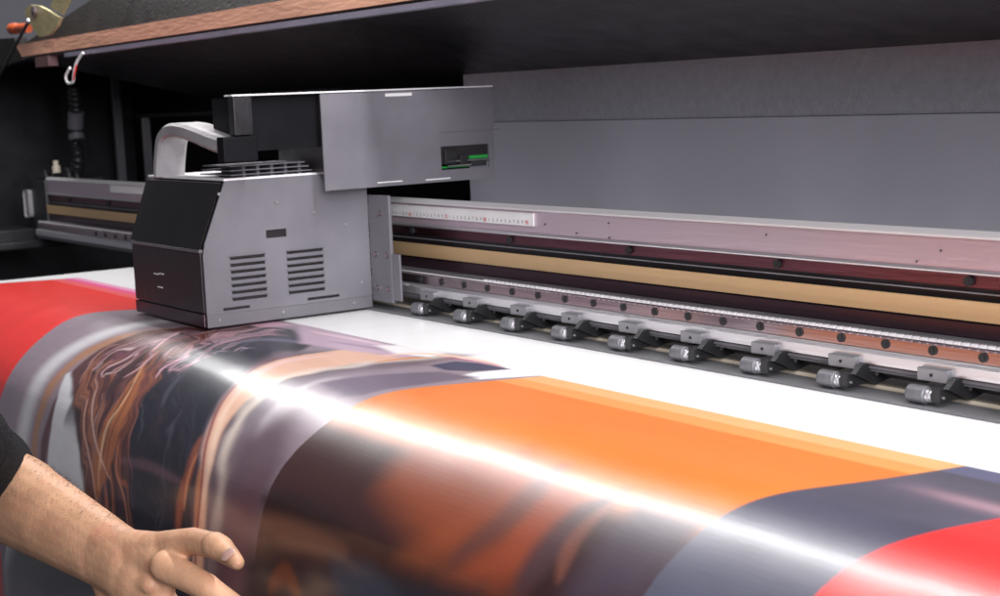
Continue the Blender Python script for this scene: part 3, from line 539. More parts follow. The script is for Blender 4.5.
# hair strands following guide curves
def hair(gA, gB, n, cols, w0, w1, seed, a0=.35, a1=.9):
    r = np.random.RandomState(seed); A = np.array(cat(gA)); B = np.array(cat(gB))
    m = min(len(A), len(B)); ia = np.linspace(0, len(A) - 1, m); 
    A = np.c_[np.interp(ia, range(len(A)), A[:, 0]), np.interp(ia, range(len(A)), A[:, 1])]
    ib = np.linspace(0, len(B) - 1, m); B = np.c_[np.interp(ib, range(len(B)), B[:, 0]), np.interp(ib, range(len(B)), B[:, 1])]
    for _ in range(n):
        u = r.rand(); u2 = np.clip(u + r.randn() * .18, -.1, 1.1); t0 = r.rand() * .75; t1 = min(1, t0 + .15 + r.rand() * .45)
        k = np.linspace(t0, t1, 9) * (m - 1); uu = np.linspace(u, u2, 9) + r.randn() * .05 * np.sin(np.linspace(0, 3.1 + r.rand() * 3, 9))
        ax = np.interp(k, range(m), A[:, 0]); ay = np.interp(k, range(m), A[:, 1]); bx = np.interp(k, range(m), B[:, 0]); by = np.interp(k, range(m), B[:, 1])
        stroke(np.c_[ax * (1 - uu) + bx * uu, ay * (1 - uu) + by * uu], w0 + (w1 - w0) * r.rand() ** 2, cols[r.randint(len(cols))], alpha=a0 + (a1 - a0) * r.rand(), warp=.022, soft=.7)
for h in [([(-1.3634, 0.2772), (-1.3793, 0.3125), (-1.3911, 0.3423), (-1.3718, 0.3752), (-1.345, 0.4015), (-1.3043, 0.4315), (-1.2695, 0.4704), (-1.2579, 0.5311)], [(-1.3085, 0.2343), (-1.2888, 0.2943), (-1.2867, 0.3373), (-1.2503, 0.3806), (-1.2256, 0.4185), (-1.2043, 0.458), (-1.1885, 0.5148)], 40, [(0.02, 0.012, 0.015), (0.045, 0.018, 0.02), (0.015, 0.015, 0.025)], 0.006, 0.014, 12, 0.5, 0.9), ([(-1.3742, 0.2569), (-1.3838, 0.3031), (-1.392, 0.3373), (-1.3807, 0.3685), (-1.3475, 0.3998), (-1.3043, 0.4315), (-1.2695, 0.4704), (-1.2579, 0.5311)], [(-1.2928, 0.252), (-1.3032, 0.3083), (-1.3161, 0.3483), (-1.2909, 0.3903), (-1.2635, 0.4248), (-1.2404, 0.4648), (-1.2274, 0.524)], 110, [(0.4, 0.16, 0.08), (0.52, 0.28, 0.24), (0.08, 0.03, 0.03), (0.16, 0.05, 0.04), (0.06, 0.02, 0.02), (0.03, 0.02, 0.03), (0.3, 0.1, 0.06)], 0.0012, 0.006, 3, 0.3, 0.85), ([(-1.3582, 0.2107), (-1.3213, 0.28), (-1.3122, 0.3255), (-1.2838, 0.3707), (-1.2661, 0.4068), (-1.2498, 0.4491), (-1.2337, 0.5076)], [(-1.3105, 0.1961), (-1.2783, 0.2689), (-1.2642, 0.3135), (-1.2369, 0.3613), (-1.207, 0.4016), (-1.1853, 0.4375), (-1.1606, 0.5083)], 110, [(0.34, 0.12, 0.055), (0.26, 0.08, 0.04), (0.1, 0.03, 0.03), (0.4, 0.2, 0.2), (0.03, 0.02, 0.03), (0.05, 0.02, 0.02), (0.02, 0.012, 0.02), (0.16, 0.05, 0.04)], 0.001, 0.0055, 4, 0.3, 0.85), ([(-1.314, 0.3585), (-1.3122, 0.3255), (-1.3211, 0.2852), (-1.3515, 0.23), (-1.3398, 0.1957)], [(-1.2057, 0.3547), (-1.2114, 0.3303), (-1.2288, 0.2967), (-1.2547, 0.2497), (-1.2463, 0.2129)], 60, [(0.72, 0.42, 0.5), (0.6, 0.3, 0.36), (0.45, 0.25, 0.3)], 0.0008, 0.003, 5, 0.3, 0.8), ([(-1.3802, 0.3712), (-1.3858, 0.3446), (-1.3645, 0.3134), (-1.3587, 0.2741)], [(-1.3225, 0.3687), (-1.3297, 0.3398), (-1.3136, 0.3089), (-1.3131, 0.2683)], 70, [(0.74, 0.48, 0.52), (0.8, 0.64, 0.66), (0.16, 0.05, 0.08), (0.1, 0.03, 0.05)], 0.001, 0.004, 6, 0.4, 0.9), ([(-1.2874, 0.3154), (-1.2369, 0.3613), (-1.1874, 0.4029), (-1.1596, 0.4577), (-1.1564, 0.5329)], [(-1.2343, 0.2793), (-1.1546, 0.3434), (-1.0965, 0.3859), (-1.0579, 0.4378), (-1.0548, 0.5073)], 60, [(0.012, 0.012, 0.02), (0.05, 0.05, 0.07), (0.03, 0.02, 0.03)], 0.001, 0.004, 8, 0.3, 0.8)]: hair(*h)
for a in [('poly', [(-1.2981, 0.3364), (-1.2678, 0.3621), (-1.2595, 0.3846), (-1.2621, 0.4061), (-1.2624, 0.43), (-1.2598, 0.4562), (-1.2448, 0.4745), (-1.225, 0.4515), (-1.2223, 0.4223), (-1.2275, 0.3952), (-1.2417, 0.3741), (-1.2623, 0.3567)], (0.34, 0.12, 0.05), {'soft': 0.003, 'wob': 0.002}), ('stroke', [(-1.2918, 0.3416), (-1.2553, 0.3779), (-1.2492, 0.4087), (-1.2491, 0.4401), (-1.2427, 0.4653)], (0.66, 0.34, 0.18), {'alpha': 0.9, 'w': 0.0035}), ('stroke', [(-1.2652, 0.3657), (-1.2531, 0.3924), (-1.2476, 0.4149), (-1.2434, 0.4374)], (0.05, 0.02, 0.02), {'alpha': 0.8, 'w': 0.003}), ('stroke', [(-1.3223, 0.3957), (-1.3012, 0.4218), (-1.2637, 0.4516), (-1.2405, 0.4913)], (0.62, 0.34, 0.26), {'alpha': 0.8, 'w': 0.003}), ('stroke', [(-1.3223, 0.3842), (-1.2911, 0.4108), (-1.2582, 0.4329), (-1.22, 0.4524)], (0.7, 0.45, 0.38), {'alpha': 0.8, 'w': 0.0022}), ('stroke', [(-1.2174, 0.4171), (-1.2102, 0.4419), (-1.1848, 0.4627), (-1.1753, 0.4861)], (0.5, 0.2, 0.12), {'alpha': 0.8, 'w': 0.0026}), ('stroke', [(-1.2715, 0.3557), (-1.2422, 0.3905), (-1.238, 0.4205), (-1.229, 0.454)], (0.2, 0.06, 0.03), {'alpha': 0.8, 'w': 0.003}), ('stroke', [(-1.2504, 0.3941), (-1.2533, 0.4195), (-1.243, 0.4479)], (0.85, 0.62, 0.42), {'alpha': 0.8, 'w': 0.002}), ('stroke', [(-1.0791, 0.3923), (-1.071, 0.4166), (-1.0736, 0.4408), (-1.0715, 0.4717)], (0.3, 0.09, 0.05), {'alpha': 0.8, 'w': 0.012}), ('stroke', [(-1.0698, 0.404), (-1.0692, 0.4243), (-1.0652, 0.447)], (0.55, 0.22, 0.12), {'alpha': 0.8, 'w': 0.004}), ('stroke', [(-1.2061, 0.4326), (-1.1433, 0.4274), (-1.0821, 0.4283)], (0.16, 0.09, 0.12), {'alpha': 0.5, 'w': 0.007}), ('stroke', [(-1.3091, 0.3248), (-1.3267, 0.3022), (-1.3472, 0.279)], (0.8, 0.45, 0.52), {'w': 0.0025}), ('stroke', [(-1.2414, 0.3524), (-1.2506, 0.3391), (-1.2462, 0.3282), (-1.2415, 0.3158)], (0.75, 0.42, 0.5), {'alpha': 0.85, 'w': 0.003}), ('stroke', [(-1.2233, 0.3394), (-1.2184, 0.3269), (-1.2142, 0.3185)], (0.7, 0.4, 0.48), {'alpha': 0.85, 'w': 0.0022}), ('stroke', [(-1.2943, 0.3632), (-1.289, 0.3474), (-1.2997, 0.3226)], (0.66, 0.38, 0.44), {'alpha': 0.8, 'w': 0.003}), ('stroke', [(-1.2596, 0.326), (-1.2582, 0.3203), (-1.2524, 0.3204)], (0.55, 0.33, 0.42), {'alpha': 0.5054489324710134, 'w': 0.0011630956200592108}), ('stroke', [(-1.2087, 0.2825), (-1.2178, 0.2729), (-1.2258, 0.2653)], (0.3, 0.3, 0.36), {'alpha': 0.4068160317997274, 'w': 0.001345911409242098}), ('stroke', [(-1.2113, 0.3053), (-1.2186, 0.2988), (-1.2062, 0.2935)], (0.3, 0.3, 0.36), {'alpha': 0.7954657601149667, 'w': 0.0018063534936921246}), ('stroke', [(-1.2268, 0.2917), (-1.2292, 0.2837), (-1.2415, 0.2695)], (0.75, 0.45, 0.52), {'alpha': 0.62269753551218, 'w': 0.0008502412840005487}), ('stroke', [(-1.2409, 0.3308), (-1.2356, 0.3257), (-1.2315, 0.3199)], (0.3, 0.3, 0.36), {'alpha': 0.6629133068365896, 'w': 0.001619103750367509}), ('stroke', [(-1.2001, 0.2913), (-1.2096, 0.2797), (-1.1992, 0.2788)], (0.55, 0.33, 0.42), {'alpha': 0.8071131930305064, 'w': 0.0021504861262326863}), ('stroke', [(-1.2428, 0.3004), (-1.245, 0.2923), (-1.24, 0.2915)], (0.3, 0.3, 0.36), {'alpha': 0.4398331418993778, 'w': 0.002185728420890214}), ('stroke', [(-1.2498, 0.2814), (-1.2625, 0.2711), (-1.2481, 0.2673)], (0.3, 0.3, 0.36), {'alpha': 0.5700121460355685, 'w': 0.0018662883405604685}), ('stroke', [(-1.2146, 0.3147), (-1.2136, 0.3108), (-1.2095, 0.3088)], (0.75, 0.45, 0.52), {'alpha': 0.414119992978893, 'w': 0.001639667932315241}), ('stroke', [(-1.2581, 0.333), (-1.255, 0.3304), (-1.2444, 0.3236)], (0.75, 0.45, 0.52), {'alpha': 0.5700051577354822, 'w': 0.0020553234979986423}), ('stroke', [(-1.2339, 0.3176), (-1.2332, 0.3118), (-1.2367, 0.3032)], (0.3, 0.3, 0.36), {'alpha': 0.6854306844930356, 'w': 0.0011798208847915246}), ('stroke', [(-1.2242, 0.2925), (-1.2272, 0.2869), (-1.2402, 0.2745)], (0.3, 0.3, 0.36), {'alpha': 0.569432453268089, 'w': 0.0012408269496863636}), ('stroke', [(-1.2348, 0.3116), (-1.2349, 0.3069), (-1.2321, 0.2976)], (0.55, 0.33, 0.42), {'alpha': 0.40998211104586446, 'w': 0.001833248004952848}), ('stroke', [(-1.2525, 0.3445), (-1.2511, 0.3405), (-1.2408, 0.3362)], (0.55, 0.33, 0.42), {'alpha': 0.7411482078292913, 'w': 0.0010593444633315422}), ('stroke', [(-1.2155, 0.2959), (-1.225, 0.2879), (-1.2226, 0.2771)], (0.75, 0.45, 0.52), {'alpha': 0.500142029256936, 'w': 0.0012340233735741303}), ('stroke', [(-1.25, 0.2837), (-1.2607, 0.2737), (-1.2602, 0.2703)], (0.55, 0.33, 0.42), {'alpha': 0.5010071649945813, 'w': 0.0017448983562510794}), ('stroke', [(-1.2474, 0.273), (-1.2502, 0.265), (-1.2549, 0.2569)], (0.75, 0.45, 0.52), {'alpha': 0.8309114633937307, 'w': 0.000847472480993559}), ('stroke', [(-1.2395, 0.3233), (-1.2343, 0.3181), (-1.2253, 0.3149)], (0.3, 0.3, 0.36), {'alpha': 0.45836011200824806, 'w': 0.0012833959268426377}), ('stroke', [(-1.2533, 0.3196), (-1.2528, 0.315), (-1.249, 0.3099)], (0.55, 0.33, 0.42), {'alpha': 0.40209780756241553, 'w': 0.0010183970025137029}), ('stroke', [(-1.1935, 0.288), (-1.2054, 0.2772), (-1.1936, 0.273)], (0.3, 0.3, 0.36), {'alpha': 0.7390212070073503, 'w': 0.0014393397418512267}), ('stroke', [(-1.2176, 0.2923), (-1.225, 0.2816), (-1.2345, 0.2698)], (0.75, 0.45, 0.52), {'alpha': 0.42028456453841195, 'w': 0.0019342686306115056}), ('stroke', [(-1.2002, 0.2911), (-1.2083, 0.28), (-1.1965, 0.2807)], (0.3, 0.3, 0.36), {'alpha': 0.6264342217516126, 'w': 0.0009691395121853815}), ('stroke', [(-1.2666, 0.3316), (-1.2709, 0.3261), (-1.2595, 0.3254)], (0.3, 0.3, 0.36), {'alpha': 0.7520463003040526, 'w': 0.0014680764953506887}), ('stroke', [(-1.2531, 0.3241), (-1.2468, 0.3197), (-1.2512, 0.3101)], (0.75, 0.45, 0.52), {'alpha': 0.4033771240664691, 'w': 0.0019528982675750131}), ('stroke', [(-1.2478, 0.2905), (-1.2509, 0.2847), (-1.255, 0.275)], (0.55, 0.33, 0.42), {'alpha': 0.7687867142320715, 'w': 0.0012523626334003859}), ('stroke', [(-1.254, 0.2686), (-1.2644, 0.2605), (-1.2781, 0.2489)], (0.3, 0.3, 0.36), {'alpha': 0.5421533098121639, 'w': 0.001502968009456904})]:
    if a[0] == 'poly': polyfill(a[1], a[2], **a[3])
    else: stroke(cat(a[1]), a[3].pop('w'), a[2], **a[3])
# --- right hand pictures
# boundary brown: X=-.930; orange field
orange_left = np.interp(SS, *[[0.1769, 0.1873, 0.1977, 0.2081, 0.2185, 0.2288, 0.2392, 0.2496, 0.26, 0.2704, 0.2808, 0.2912, 0.3016, 0.312, 0.3224, 0.3327, 0.3431, 0.3535, 0.3639, 0.3743, 0.3847, 0.3951, 0.4055, 0.4159, 0.4263, 0.4366, 0.447, 0.4574, 0.4678, 0.4782], [-0.8957, -0.8996, -0.9035, -0.9075, -0.9114, -0.9154, -0.9193, -0.9232, -0.9269, -0.9305, -0.9337, -0.9364, -0.9387, -0.9405, -0.9417, -0.9425, -0.9429, -0.943, -0.9428, -0.9425, -0.942, -0.9415, -0.9409, -0.9404, -0.9399, -0.9395, -0.9391, -0.9388, -0.9385, -0.9383]])
slate_left = np.interp(SS, *[[0.1803, 0.1873, 0.1943, 0.2013, 0.2082, 0.2152, 0.2222, 0.2292, 0.2362, 0.2432, 0.2502, 0.2571, 0.2641, 0.2711, 0.2781, 0.2851, 0.2921, 0.2991, 0.3061, 0.313, 0.32, 0.327, 0.334, 0.341, 0.348, 0.355, 0.3619, 0.3689, 0.3759, 0.3829], [-0.5118, -0.5134, -0.515, -0.5167, -0.5183, -0.5199, -0.5216, -0.5234, -0.5253, -0.5273, -0.5295, -0.5319, -0.5345, -0.5371, -0.5398, -0.5424, -0.545, -0.5473, -0.5494, -0.5512, -0.5527, -0.5538, -0.5547, -0.5552, -0.5555, -0.5556, -0.5556, -0.5554, -0.5552, -0.5549]])
red_left = np.interp(SS, *[[0.2115, 0.2164, 0.2212, 0.2261, 0.2309, 0.2358, 0.2406, 0.2455, 0.2503, 0.2552, 0.26, 0.2649, 0.2697, 0.2746, 0.2794, 0.2843, 0.2891, 0.294, 0.2988, 0.3037, 0.3085, 0.3134, 0.3182, 0.3231, 0.3279, 0.3328, 0.3376, 0.3425, 0.3473, 0.3522], [-0.4314, -0.4322, -0.433, -0.4338, -0.4346, -0.4354, -0.4362, -0.4371, -0.4381, -0.4391, -0.4402, -0.4414, -0.4426, -0.4439, -0.4453, -0.4467, -0.4483, -0.45, -0.4517, -0.4535, -0.4554, -0.4571, -0.4588, -0.4602, -0.4614, -0.4624, -0.4631, -0.4637, -0.4642, -0.4646]])
og = pm & (XX > orange_left) & (XX < slate_left)
cA = np.array((.76, .20, .035)); nz = vnoise(XX * 14, SS * 30, 3)[..., None]
oc = cA * (.92 + .14 * nz)
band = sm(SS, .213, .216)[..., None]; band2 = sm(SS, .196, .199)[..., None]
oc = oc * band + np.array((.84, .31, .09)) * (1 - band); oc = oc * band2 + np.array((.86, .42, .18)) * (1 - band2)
COL[og] = oc[og]
fr = og & (SS > .335)
bx = .026 + .028 * vnoise(XX * 9, SS * 8, 9)
bc = np.stack([bx, bx * .36, bx * .36], -1)
f = sm(SS, .322, .352)[..., None]
COL[og] = (COL * (1 - f) + bc * f)[og]
for a in [('poly', [(-0.8303, 0.3563), (-0.8146, 0.3275), (-0.7344, 0.3201), (-0.6755, 0.3482), (-0.681, 0.3826), (-0.6948, 0.3999), (-0.7302, 0.4086), (-0.7781, 0.3932), (-0.8185, 0.3794)], (0.27, 0.062, 0.022), {'soft': 0.02, 'alpha': 0.75}), ('poly', [(-0.7344, 0.3201), (-0.6461, 0.3292), (-0.637, 0.3621), (-0.6442, 0.4022), (-0.6813, 0.4205), (-0.7143, 0.417), (-0.681, 0.3826)], (0.3, 0.06, 0.022), {'soft': 0.016, 'alpha': 0.8}), ('poly', [(-0.7463, 0.3961), (-0.7206, 0.3744), (-0.7098, 0.4004), (-0.735, 0.419), (-0.7648, 0.4168)], (0.27, 0.062, 0.022), {'soft': 0.012, 'alpha': 0.5}), ('stroke', [(-0.6925, 0.3213), (-0.6901, 0.3481), (-0.6903, 0.3739), (-0.7077, 0.4031)], (0.09, 0.035, 0.03), {'alpha': 0.75, 'w': 0.02}), ('stroke', [(-0.6292, 0.3284), (-0.637, 0.3538), (-0.6394, 0.3816), (-0.6424, 0.4047)], (0.06, 0.03, 0.035), {'alpha': 0.9, 'w': 0.022}), ('stroke', [(-0.628, 0.3376), (-0.6274, 0.367), (-0.6167, 0.3917)], (0.24, 0.08, 0.05), {'alpha': 0.5, 'w': 0.01}), ('poly', [(-0.613, 0.3277), (-0.5526, 0.3251), (-0.552, 0.3911), (-0.6056, 0.4063), (-0.6061, 0.3753)], (0.055, 0.038, 0.055), {'soft': 0.015}), ('stroke', [(-0.9426, 0.4148), (-0.8899, 0.4147), (-0.8297, 0.4121)], (0.025, 0.012, 0.014), {'alpha': 0.9, 'w': 0.02}), ('stroke', [(-0.9387, 0.4285), (-0.8809, 0.43), (-0.8211, 0.4266)], (0.17, 0.075, 0.05), {'alpha': 0.7, 'w': 0.016}), ('poly', [(-0.9473, 0.4553), (-0.8755, 0.4424), (-0.7986, 0.4342), (-0.7336, 0.4217), (-0.6752, 0.4131), (-0.6659, 0.4335), (-0.9638, 0.5142)], (0.02, 0.018, 0.026), {'soft': 0.014}), ('stroke', [(-0.9134, 0.472), (-0.8931, 0.4567), (-0.8696, 0.4652)], (0.22, 0.06, 0.02), {'alpha': 0.6, 'w': 0.012}), ('poly', [(-0.8376, 0.4337), (-0.7899, 0.4258), (-0.7493, 0.4376), (-0.816, 0.4608)], (0.035, 0.04, 0.06), {'soft': 0.01})]:
    if a[0] == 'poly': polyfill(a[1], a[2], **a[3])
    else: stroke(cat(a[1]), a[3].pop('w'), a[2], **a[3])
sg = pm & (XX >= slate_left) & (XX < red_left)
n1 = vnoise(XX * 12, SS * 45, 21)[..., None]; sc = np.array((.072, .072, .105)) * (.8 + .5 * n1)
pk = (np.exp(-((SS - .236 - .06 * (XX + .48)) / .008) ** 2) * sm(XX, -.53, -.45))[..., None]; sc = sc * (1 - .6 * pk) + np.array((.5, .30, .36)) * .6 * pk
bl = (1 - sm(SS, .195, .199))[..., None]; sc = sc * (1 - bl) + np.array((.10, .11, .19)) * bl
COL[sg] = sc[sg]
rg = pm & (XX >= red_left)
COL[rg] = (np.array((.82, .035, .035)) * (.95 + .1 * n1))[rg]
# faint printed halo lines along colour boundaries, and general ink mottling
COL *= (.965 + .07 * vnoise(XX * 60, SS * 260, 31))[..., None]
COL = np.clip(COL, 0, .93)
for ax in (0, 1):
    B = COL.copy(); sl0 = [slice(None)] * 3; sl1 = [slice(None)] * 3; sl2 = [slice(None)] * 3
    sl0[ax] = slice(0, -2); sl1[ax] = slice(1, -1); sl2[ax] = slice(2, None)
    B[tuple(sl1)] = .25 * COL[tuple(sl0)] + .5 * COL[tuple(sl1)] + .25 * COL[tuple(sl2)]; COL = B

me = bpy.data.meshes.new('printed_film')
co = np.stack([XX, np.broadcast_to(SY, (nx, ns)), np.broadcast_to(SZ, (nx, ns))], -1).astype(float)
# slack film: slow waves that grow to the front
wv = .0013 * (vnoise(XX * 7, SS * 5, 41) - .5) * sm(SS, .2, .32) + .0006 * (vnoise(XX * 26, SS * 4, 43) - .5) * sm(SS, .22, .33)
co[..., 2] += wv + .0006; co[..., 1] -= wv * sm(SS, .33, .42)
idx = np.arange(nx * ns).reshape(nx, ns)
q = np.stack([idx[:-1, :-1], idx[:-1, 1:], idx[1:, 1:], idx[1:, :-1]], -1).reshape(-1, 4)
me.vertices.add(nx * ns); me.vertices.foreach_set('co', co.reshape(-1))
me.loops.add(q.size); me.loops.foreach_set('vertex_index', q.reshape(-1).astype(np.int32))
me.polygons.add(len(q)); me.polygons.foreach_set('loop_start', np.arange(0, q.size, 4).astype(np.int32))
try: me.polygons.foreach_set('loop_total', np.full(len(q), 4, np.int32))
except Exception: pass
me.update(calc_edges=True); me.validate()
ca_ = me.color_attributes.new('ink', 'FLOAT_COLOR', 'POINT')
ca_.data.foreach_set('color', np.concatenate([COL, np.ones((nx, ns, 1))], -1).reshape(-1).astype(np.float32))
me.polygons.foreach_set('use_smooth', np.ones(len(me.polygons), bool))
m = bpy.data.materials.new('glossy_print'); m.use_nodes = True; nt = m.node_tree; b = nt.nodes['Principled BSDF']
at = nt.nodes.new('ShaderNodeAttribute'); at.attribute_name = 'ink'; nt.links.new(at.outputs['Color'], b.inputs['Base Color'])
tc = nt.nodes.new('ShaderNodeTexCoord'); mp = nt.nodes.new('ShaderNodeMapping'); mp.inputs['Scale'].default_value = (.25, 1, 1); nt.links.new(tc.outputs['Object'], mp.inputs[0])
nn = nt.nodes.new('ShaderNodeTexNoise'); nn.inputs['Scale'].default_value = 420; nn.inputs['Detail'].default_value = 3; nt.links.new(mp.outputs[0], nn.inputs['Vector'])
bp = nt.nodes.new('ShaderNodeBump'); bp.inputs['Strength'].default_value = .07; bp.inputs['Distance'].default_value = .0006; nt.links.new(nn.outputs['Fac'], bp.inputs['Height']); nt.links.new(bp.outputs[0], b.inputs['Normal'])
b.inputs['Roughness'].default_value = .29; b.inputs['Coat Weight'].default_value = .35; b.inputs['Coat Roughness'].default_value = .19; b.inputs['Specular IOR Level'].default_value = .55
me.materials.append(m)
film = bpy.data.objects.new('printed_film', me); C.objects.link(film)
film['label'] = 'glossy printed banner film in red, orange, slate and dark figure artwork curving over the bed'; film['category'] = 'banner'

# ---------------------------------------------------------------- person: arm, hand, sleeve
pe = thing('person', 'bare forearm and hand in charcoal sleeve reaching to the printed banner', 'person', (-1.2162, 0.3, -0.025))
def capsule(bm, a, b, ra, rb, flat=None, seg=20):
    a = Vector(a); b = Vector(b); d = (b - a); L = d.length; t = d.normalized()
    if flat is not None: u = Vector(flat[0]); u = (u - t * u.dot(t)).normalized(); k = flat[1]
    else:
        u = t.cross(Vector((0, 0, 1))); u = u if u.length > .1 else t.cross(Vector((0, 1, 0))); u.normalize(); k = 1
    v = t.cross(u); rings = []; n = 5
    st = [(-ra * math.cos(math.pi / 2 * i / n), ra * math.sin(math.pi / 2 * i / n)) for i in range(1, n + 1)] + [(L * j / 4, ra + (rb - ra) * j / 4) for j in range(1, 4)] + [(L + rb * math.sin(math.pi / 2 * i / n), rb * math.cos(math.pi / 2 * i / n)) for i in range(0, n)]
    p0 = bm.verts.new(a - t * ra); p1 = bm.verts.new(b + t * rb)
    for h, r in st: rings.append([bm.verts.new(a + t * h + u * r * k * math.cos(w) + v * r * math.sin(w)) for w in [2 * math.pi * j / seg for j in range(seg)]])
    for j in range(seg):
        bm.faces.new((p0, rings[0][(j + 1) % seg], rings[0][j])); bm.faces.new((p1, rings[-1][j], rings[-1][(j + 1) % seg]))
        for i in range(len(rings) - 1): bm.faces.new((rings[i][j], rings[i][(j + 1) % seg], rings[i + 1][(j + 1) % seg], rings[i + 1][j]))
bm = new()
for c in [((-0.533, 0.1, 0.1527), (-0.8841, 0.2, 0.0536), 0.022, 0.03234), ((-0.8841, 0.2, 0.0536), (-1.2249, 0.31, -0.0708), 0.03234, 0.03887), ((-1.2249, 0.31, -0.0708), (-1.204, 0.352, -0.0978), 0.03887, 0.03798, ((-0.55, 0.83, -0.1), 0.8)), ((-1.204, 0.352, -0.0978), (-1.0569, 0.37, -0.1116), 0.03798, 0.02711, ((-0.55, 0.83, -0.1), 0.8)), ((-1.0848, 0.368, -0.1105), (-1.0188, 0.372, -0.1137), 0.02845, 0.02631, ((-0.55, 0.83, -0.1), 0.74)), ((-1.0448, 0.37, -0.1118), (-0.9997, 0.373, -0.1196), 0.02648, 0.02695, ((-0.55, 0.83, -0.1), 0.6)), ((-1.0409, 0.372, -0.1258), (-0.9985, 0.378, -0.1464), 0.02636, 0.02548, ((-0.55, 0.83, -0.1), 0.5)), ((-1.0141, 0.372, -0.1096), (-0.9613, 0.378, -0.1013), 0.02155, 0.01174, ((-0.55, 0.83, -0.1), 0.62)), ((-1.0202, 0.372, -0.1207), (-0.9751, 0.378, -0.1183), 0.02162, 0.01533, ((-0.55, 0.83, -0.1), 0.58)), ((-1.0324, 0.372, -0.1426), (-1.0085, 0.38, -0.1533), 0.02176, 0.01427, ((-0.55, 0.83, -0.1), 0.58)), ((-1.0506, 0.374, -0.1478), (-1.0583, 0.382, -0.1829), 0.01914, 0.01332, ((-0.55, 0.83, -0.1), 0.58)), ((-0.9806, 0.3755, -0.1031), (-0.9502, 0.3765, -0.0983), 0.00841, 0.00718), ((-0.993, 0.369, -0.1178), (-0.9712, 0.37, -0.1156), 0.00844, 0.00692), ((-1.0294, 0.369, -0.108), (-0.9575, 0.3765, -0.1), 0.00726, 0.00826), ((-1.0433, 0.366, -0.1167), (-0.9772, 0.3715, -0.1181), 0.00732, 0.00835), ((-1.0439, 0.3655, -0.1258), (-1.0129, 0.372, -0.1421), 0.00658, 0.00785), ((-1.0187, 0.373, -0.1004), (-0.978, 0.384, -0.0942), 0.01373, 0.01197), ((-0.9958, 0.38, -0.1055), (-0.9591, 0.388, -0.0929), 0.01209, 0.00903), ((-0.9852, 0.384, -0.0944), (-0.9403, 0.391, -0.0814), 0.01133, 0.0096), ((-0.9403, 0.391, -0.0814), (-0.9036, 0.393, -0.0774), 0.00933, 0.00865), ((-0.9077, 0.392, -0.0771), (-0.899, 0.393, -0.0781), 0.00921, 0.00875), ((-0.9021, 0.393, -0.0781), (-0.8884, 0.393, -0.0798), 0.00824, 0.00709), ((-0.8884, 0.393, -0.0798), (-0.8715, 0.391, -0.0807), 0.00709, 0.00504), ((-0.9562, 0.376, -0.0996), (-0.9164, 0.388, -0.1074), 0.01134, 0.00902), ((-0.9206, 0.387, -0.1068), (-0.914, 0.389, -0.1084), 0.00965, 0.00907), ((-0.9164, 0.388, -0.1074), (-0.9015, 0.404, -0.1233), 0.00882, 0.00798), ((-0.9015, 0.404, -0.1233), (-0.8928, 0.412, -0.1382), 0.00765, 0.00596), ((-0.9865, 0.372, -0.122), (-0.9528, 0.382, -0.1373), 0.01191, 0.00923), ((-0.9528, 0.382, -0.1373), (-0.9513, 0.398, -0.164), 0.00889, 0.0079), ((-0.9513, 0.398, -0.164), (-0.9634, 0.41, -0.1899), 0.00756, 0.00593), ((-1.0193, 0.37, -0.1418), (-0.9977, 0.38, -0.1653), 0.01147, 0.00918), ((-0.9977, 0.38, -0.1653), (-1.0106, 0.396, -0.1974), 0.00883, 0.00789), ((-1.0106, 0.396, -0.1974), (-1.0286, 0.408, -0.224), 0.00753, 0.00584), ((-1.0671, 0.373, -0.1612), (-1.0544, 0.38, -0.1891), 0.01041, 0.00847), ((-1.0544, 0.38, -0.1891), (-1.0703, 0.392, -0.2175), 0.0081, 0.0071), ((-1.0703, 0.392, -0.2175), (-1.082, 0.4, -0.2378), 0.00673, 0.00529)]: capsule(bm, c[0], c[1], c[2], c[3], c[4] if len(c) > 4 else None)
tmp = link('body', bm, M['skin'])
md = tmp.modifiers.new('r', 'REMESH'); md.mode = 'VOXEL'; md.voxel_size = .0011; md.use_smooth_shade = True
md = tmp.modifiers.new('s', 'SMOOTH'); md.factor = .5; md.iterations = 26
dg = bpy.context.evaluated_depsgraph_get(); dg.update()
bme = bpy.data.meshes.new_from_object(tmp.evaluated_get(dg)); tmp.modifiers.clear(); tmp.data = bme
for p in bme.polygons: p.use_smooth = True
if not bme.materials: bme.materials.append(M['skin'])
body = keep(tmp, pe)
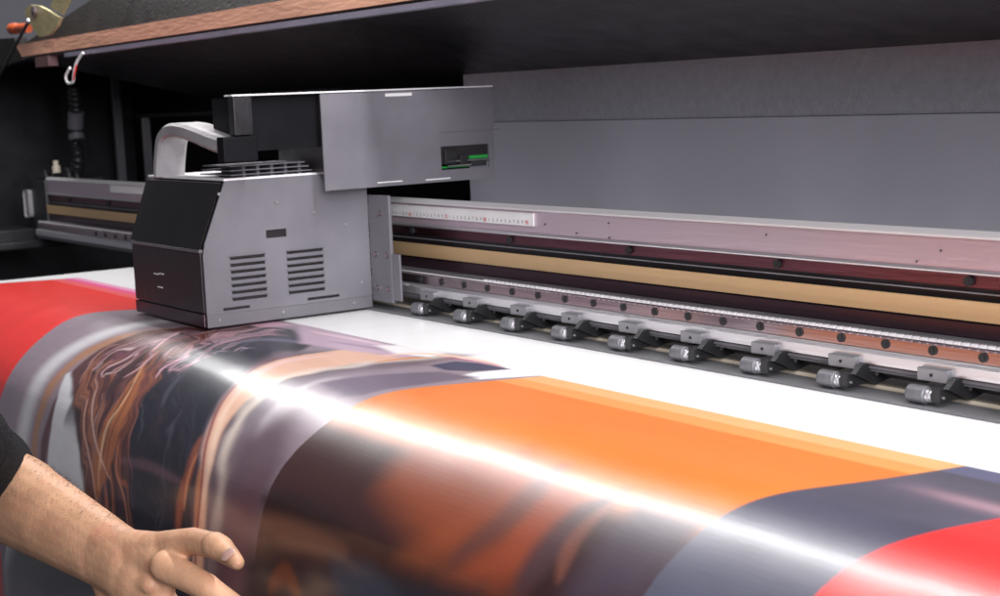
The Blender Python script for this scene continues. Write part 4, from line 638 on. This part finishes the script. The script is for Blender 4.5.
# thumbnail
def nail(name, c, t, nrm, L, W):
    c = Vector(c); t = Vector(t).normalized(); nrm = Vector(nrm); nrm = (nrm - t * nrm.dot(t)).normalized(); s = t.cross(nrm); bm = new(); g = []
    for i in range(9):
        row = []
        for j in range(9):
            u = i / 4 - 1; v = j / 4 - 1; ww = W * (1 - .32 * max(0, u) ** 3 - .15 * max(0, -u) ** 3) 
            x = v * ww; row.append(bm.verts.new(c + t * u * L * (1 - .18 * v * v) + s * x + nrm * (.0010 - .7 * (x / W) ** 2 * W * .38 - .0010 * u * u)))
        g.append(row)
    for i in range(8):
        for j in range(8): bm.faces.new((g[i][j], g[i + 1][j], g[i + 1][j + 1], g[i][j + 1]))
    bmesh.ops.solidify(bm, geom=bm.faces[:], thickness=.0009)
    return keep(link(name, bm, M['nail'], None, True), pe)
nail('thumbnail', (-0.88, 0.3882, -0.0758), (0.0333, -0.003, -0.0001), (-0.0486, -0.5664, 0.8227), 0.0066, 0.0052)
# arm hair along the upper edge of the forearm
def strand_mesh():
    r = random.Random(5); bm = new(); vs = bme.vertices; n = len(vs); mw = Vector((0, 0, 0))
    f0 = Vector((-1.2258, 0.36, -0.1037)); f1 = Vector((-1.0418, 0.375, -0.1114)); ax = (f1 - f0)
    for _ in range(26000):
        v = vs[r.randrange(n)]; t = (v.co - f0).dot(ax) / ax.length_squared
        if not -.1 < t < 1.05: continue
        up = v.normal.z
        if up < .45 or r.random() > .45 * up: continue
        p = v.co.copy(); d = (ax.normalized() * .9 + v.normal * .35 + Vector((r.uniform(-.3, .3), r.uniform(-.3, .3), r.uniform(-.2, .3)))).normalized(); L = r.uniform(.004, .009)
        side = d.cross(Vector((-.6, .8, 0))).normalized() * .00009
        q = p + d * L * .5 + v.normal * .0004; e = p + d * L
        a = [bm.verts.new(x) for x in (p - side, p + side, q + side * .8, q - side * .8)]; bm.faces.new(a); tip = bm.verts.new(e); bm.faces.new((a[3], a[2], tip))
    return bm
ah = keep(link('arm_hair', strand_mesh(), M['hair']), pe); ah['kind'] = 'stuff'
# sleeve
bm = new()
sc = ([(-1.2377, 0.335, -0.0827), (-1.1264, 0.28, -0.0155), (-0.9438, 0.21, 0.0621), (-0.5437, 0.1, 0.1569)], (0.04294, 0.0264))
tube(bm, spline(sc[0], 8), [sc[1][0] + (sc[1][1] - sc[1][0]) * i / (8 * (len(sc[0]) - 1)) + .0012 * math.sin(i * 1.3) for i in range(8 * (len(sc[0]) - 1) + 1)], 36, cap=False)
bmesh.ops.solidify(bm, geom=bm.faces[:], thickness=.0022)
keep(link('sleeve', bm, M['cuff'], None, True), pe)
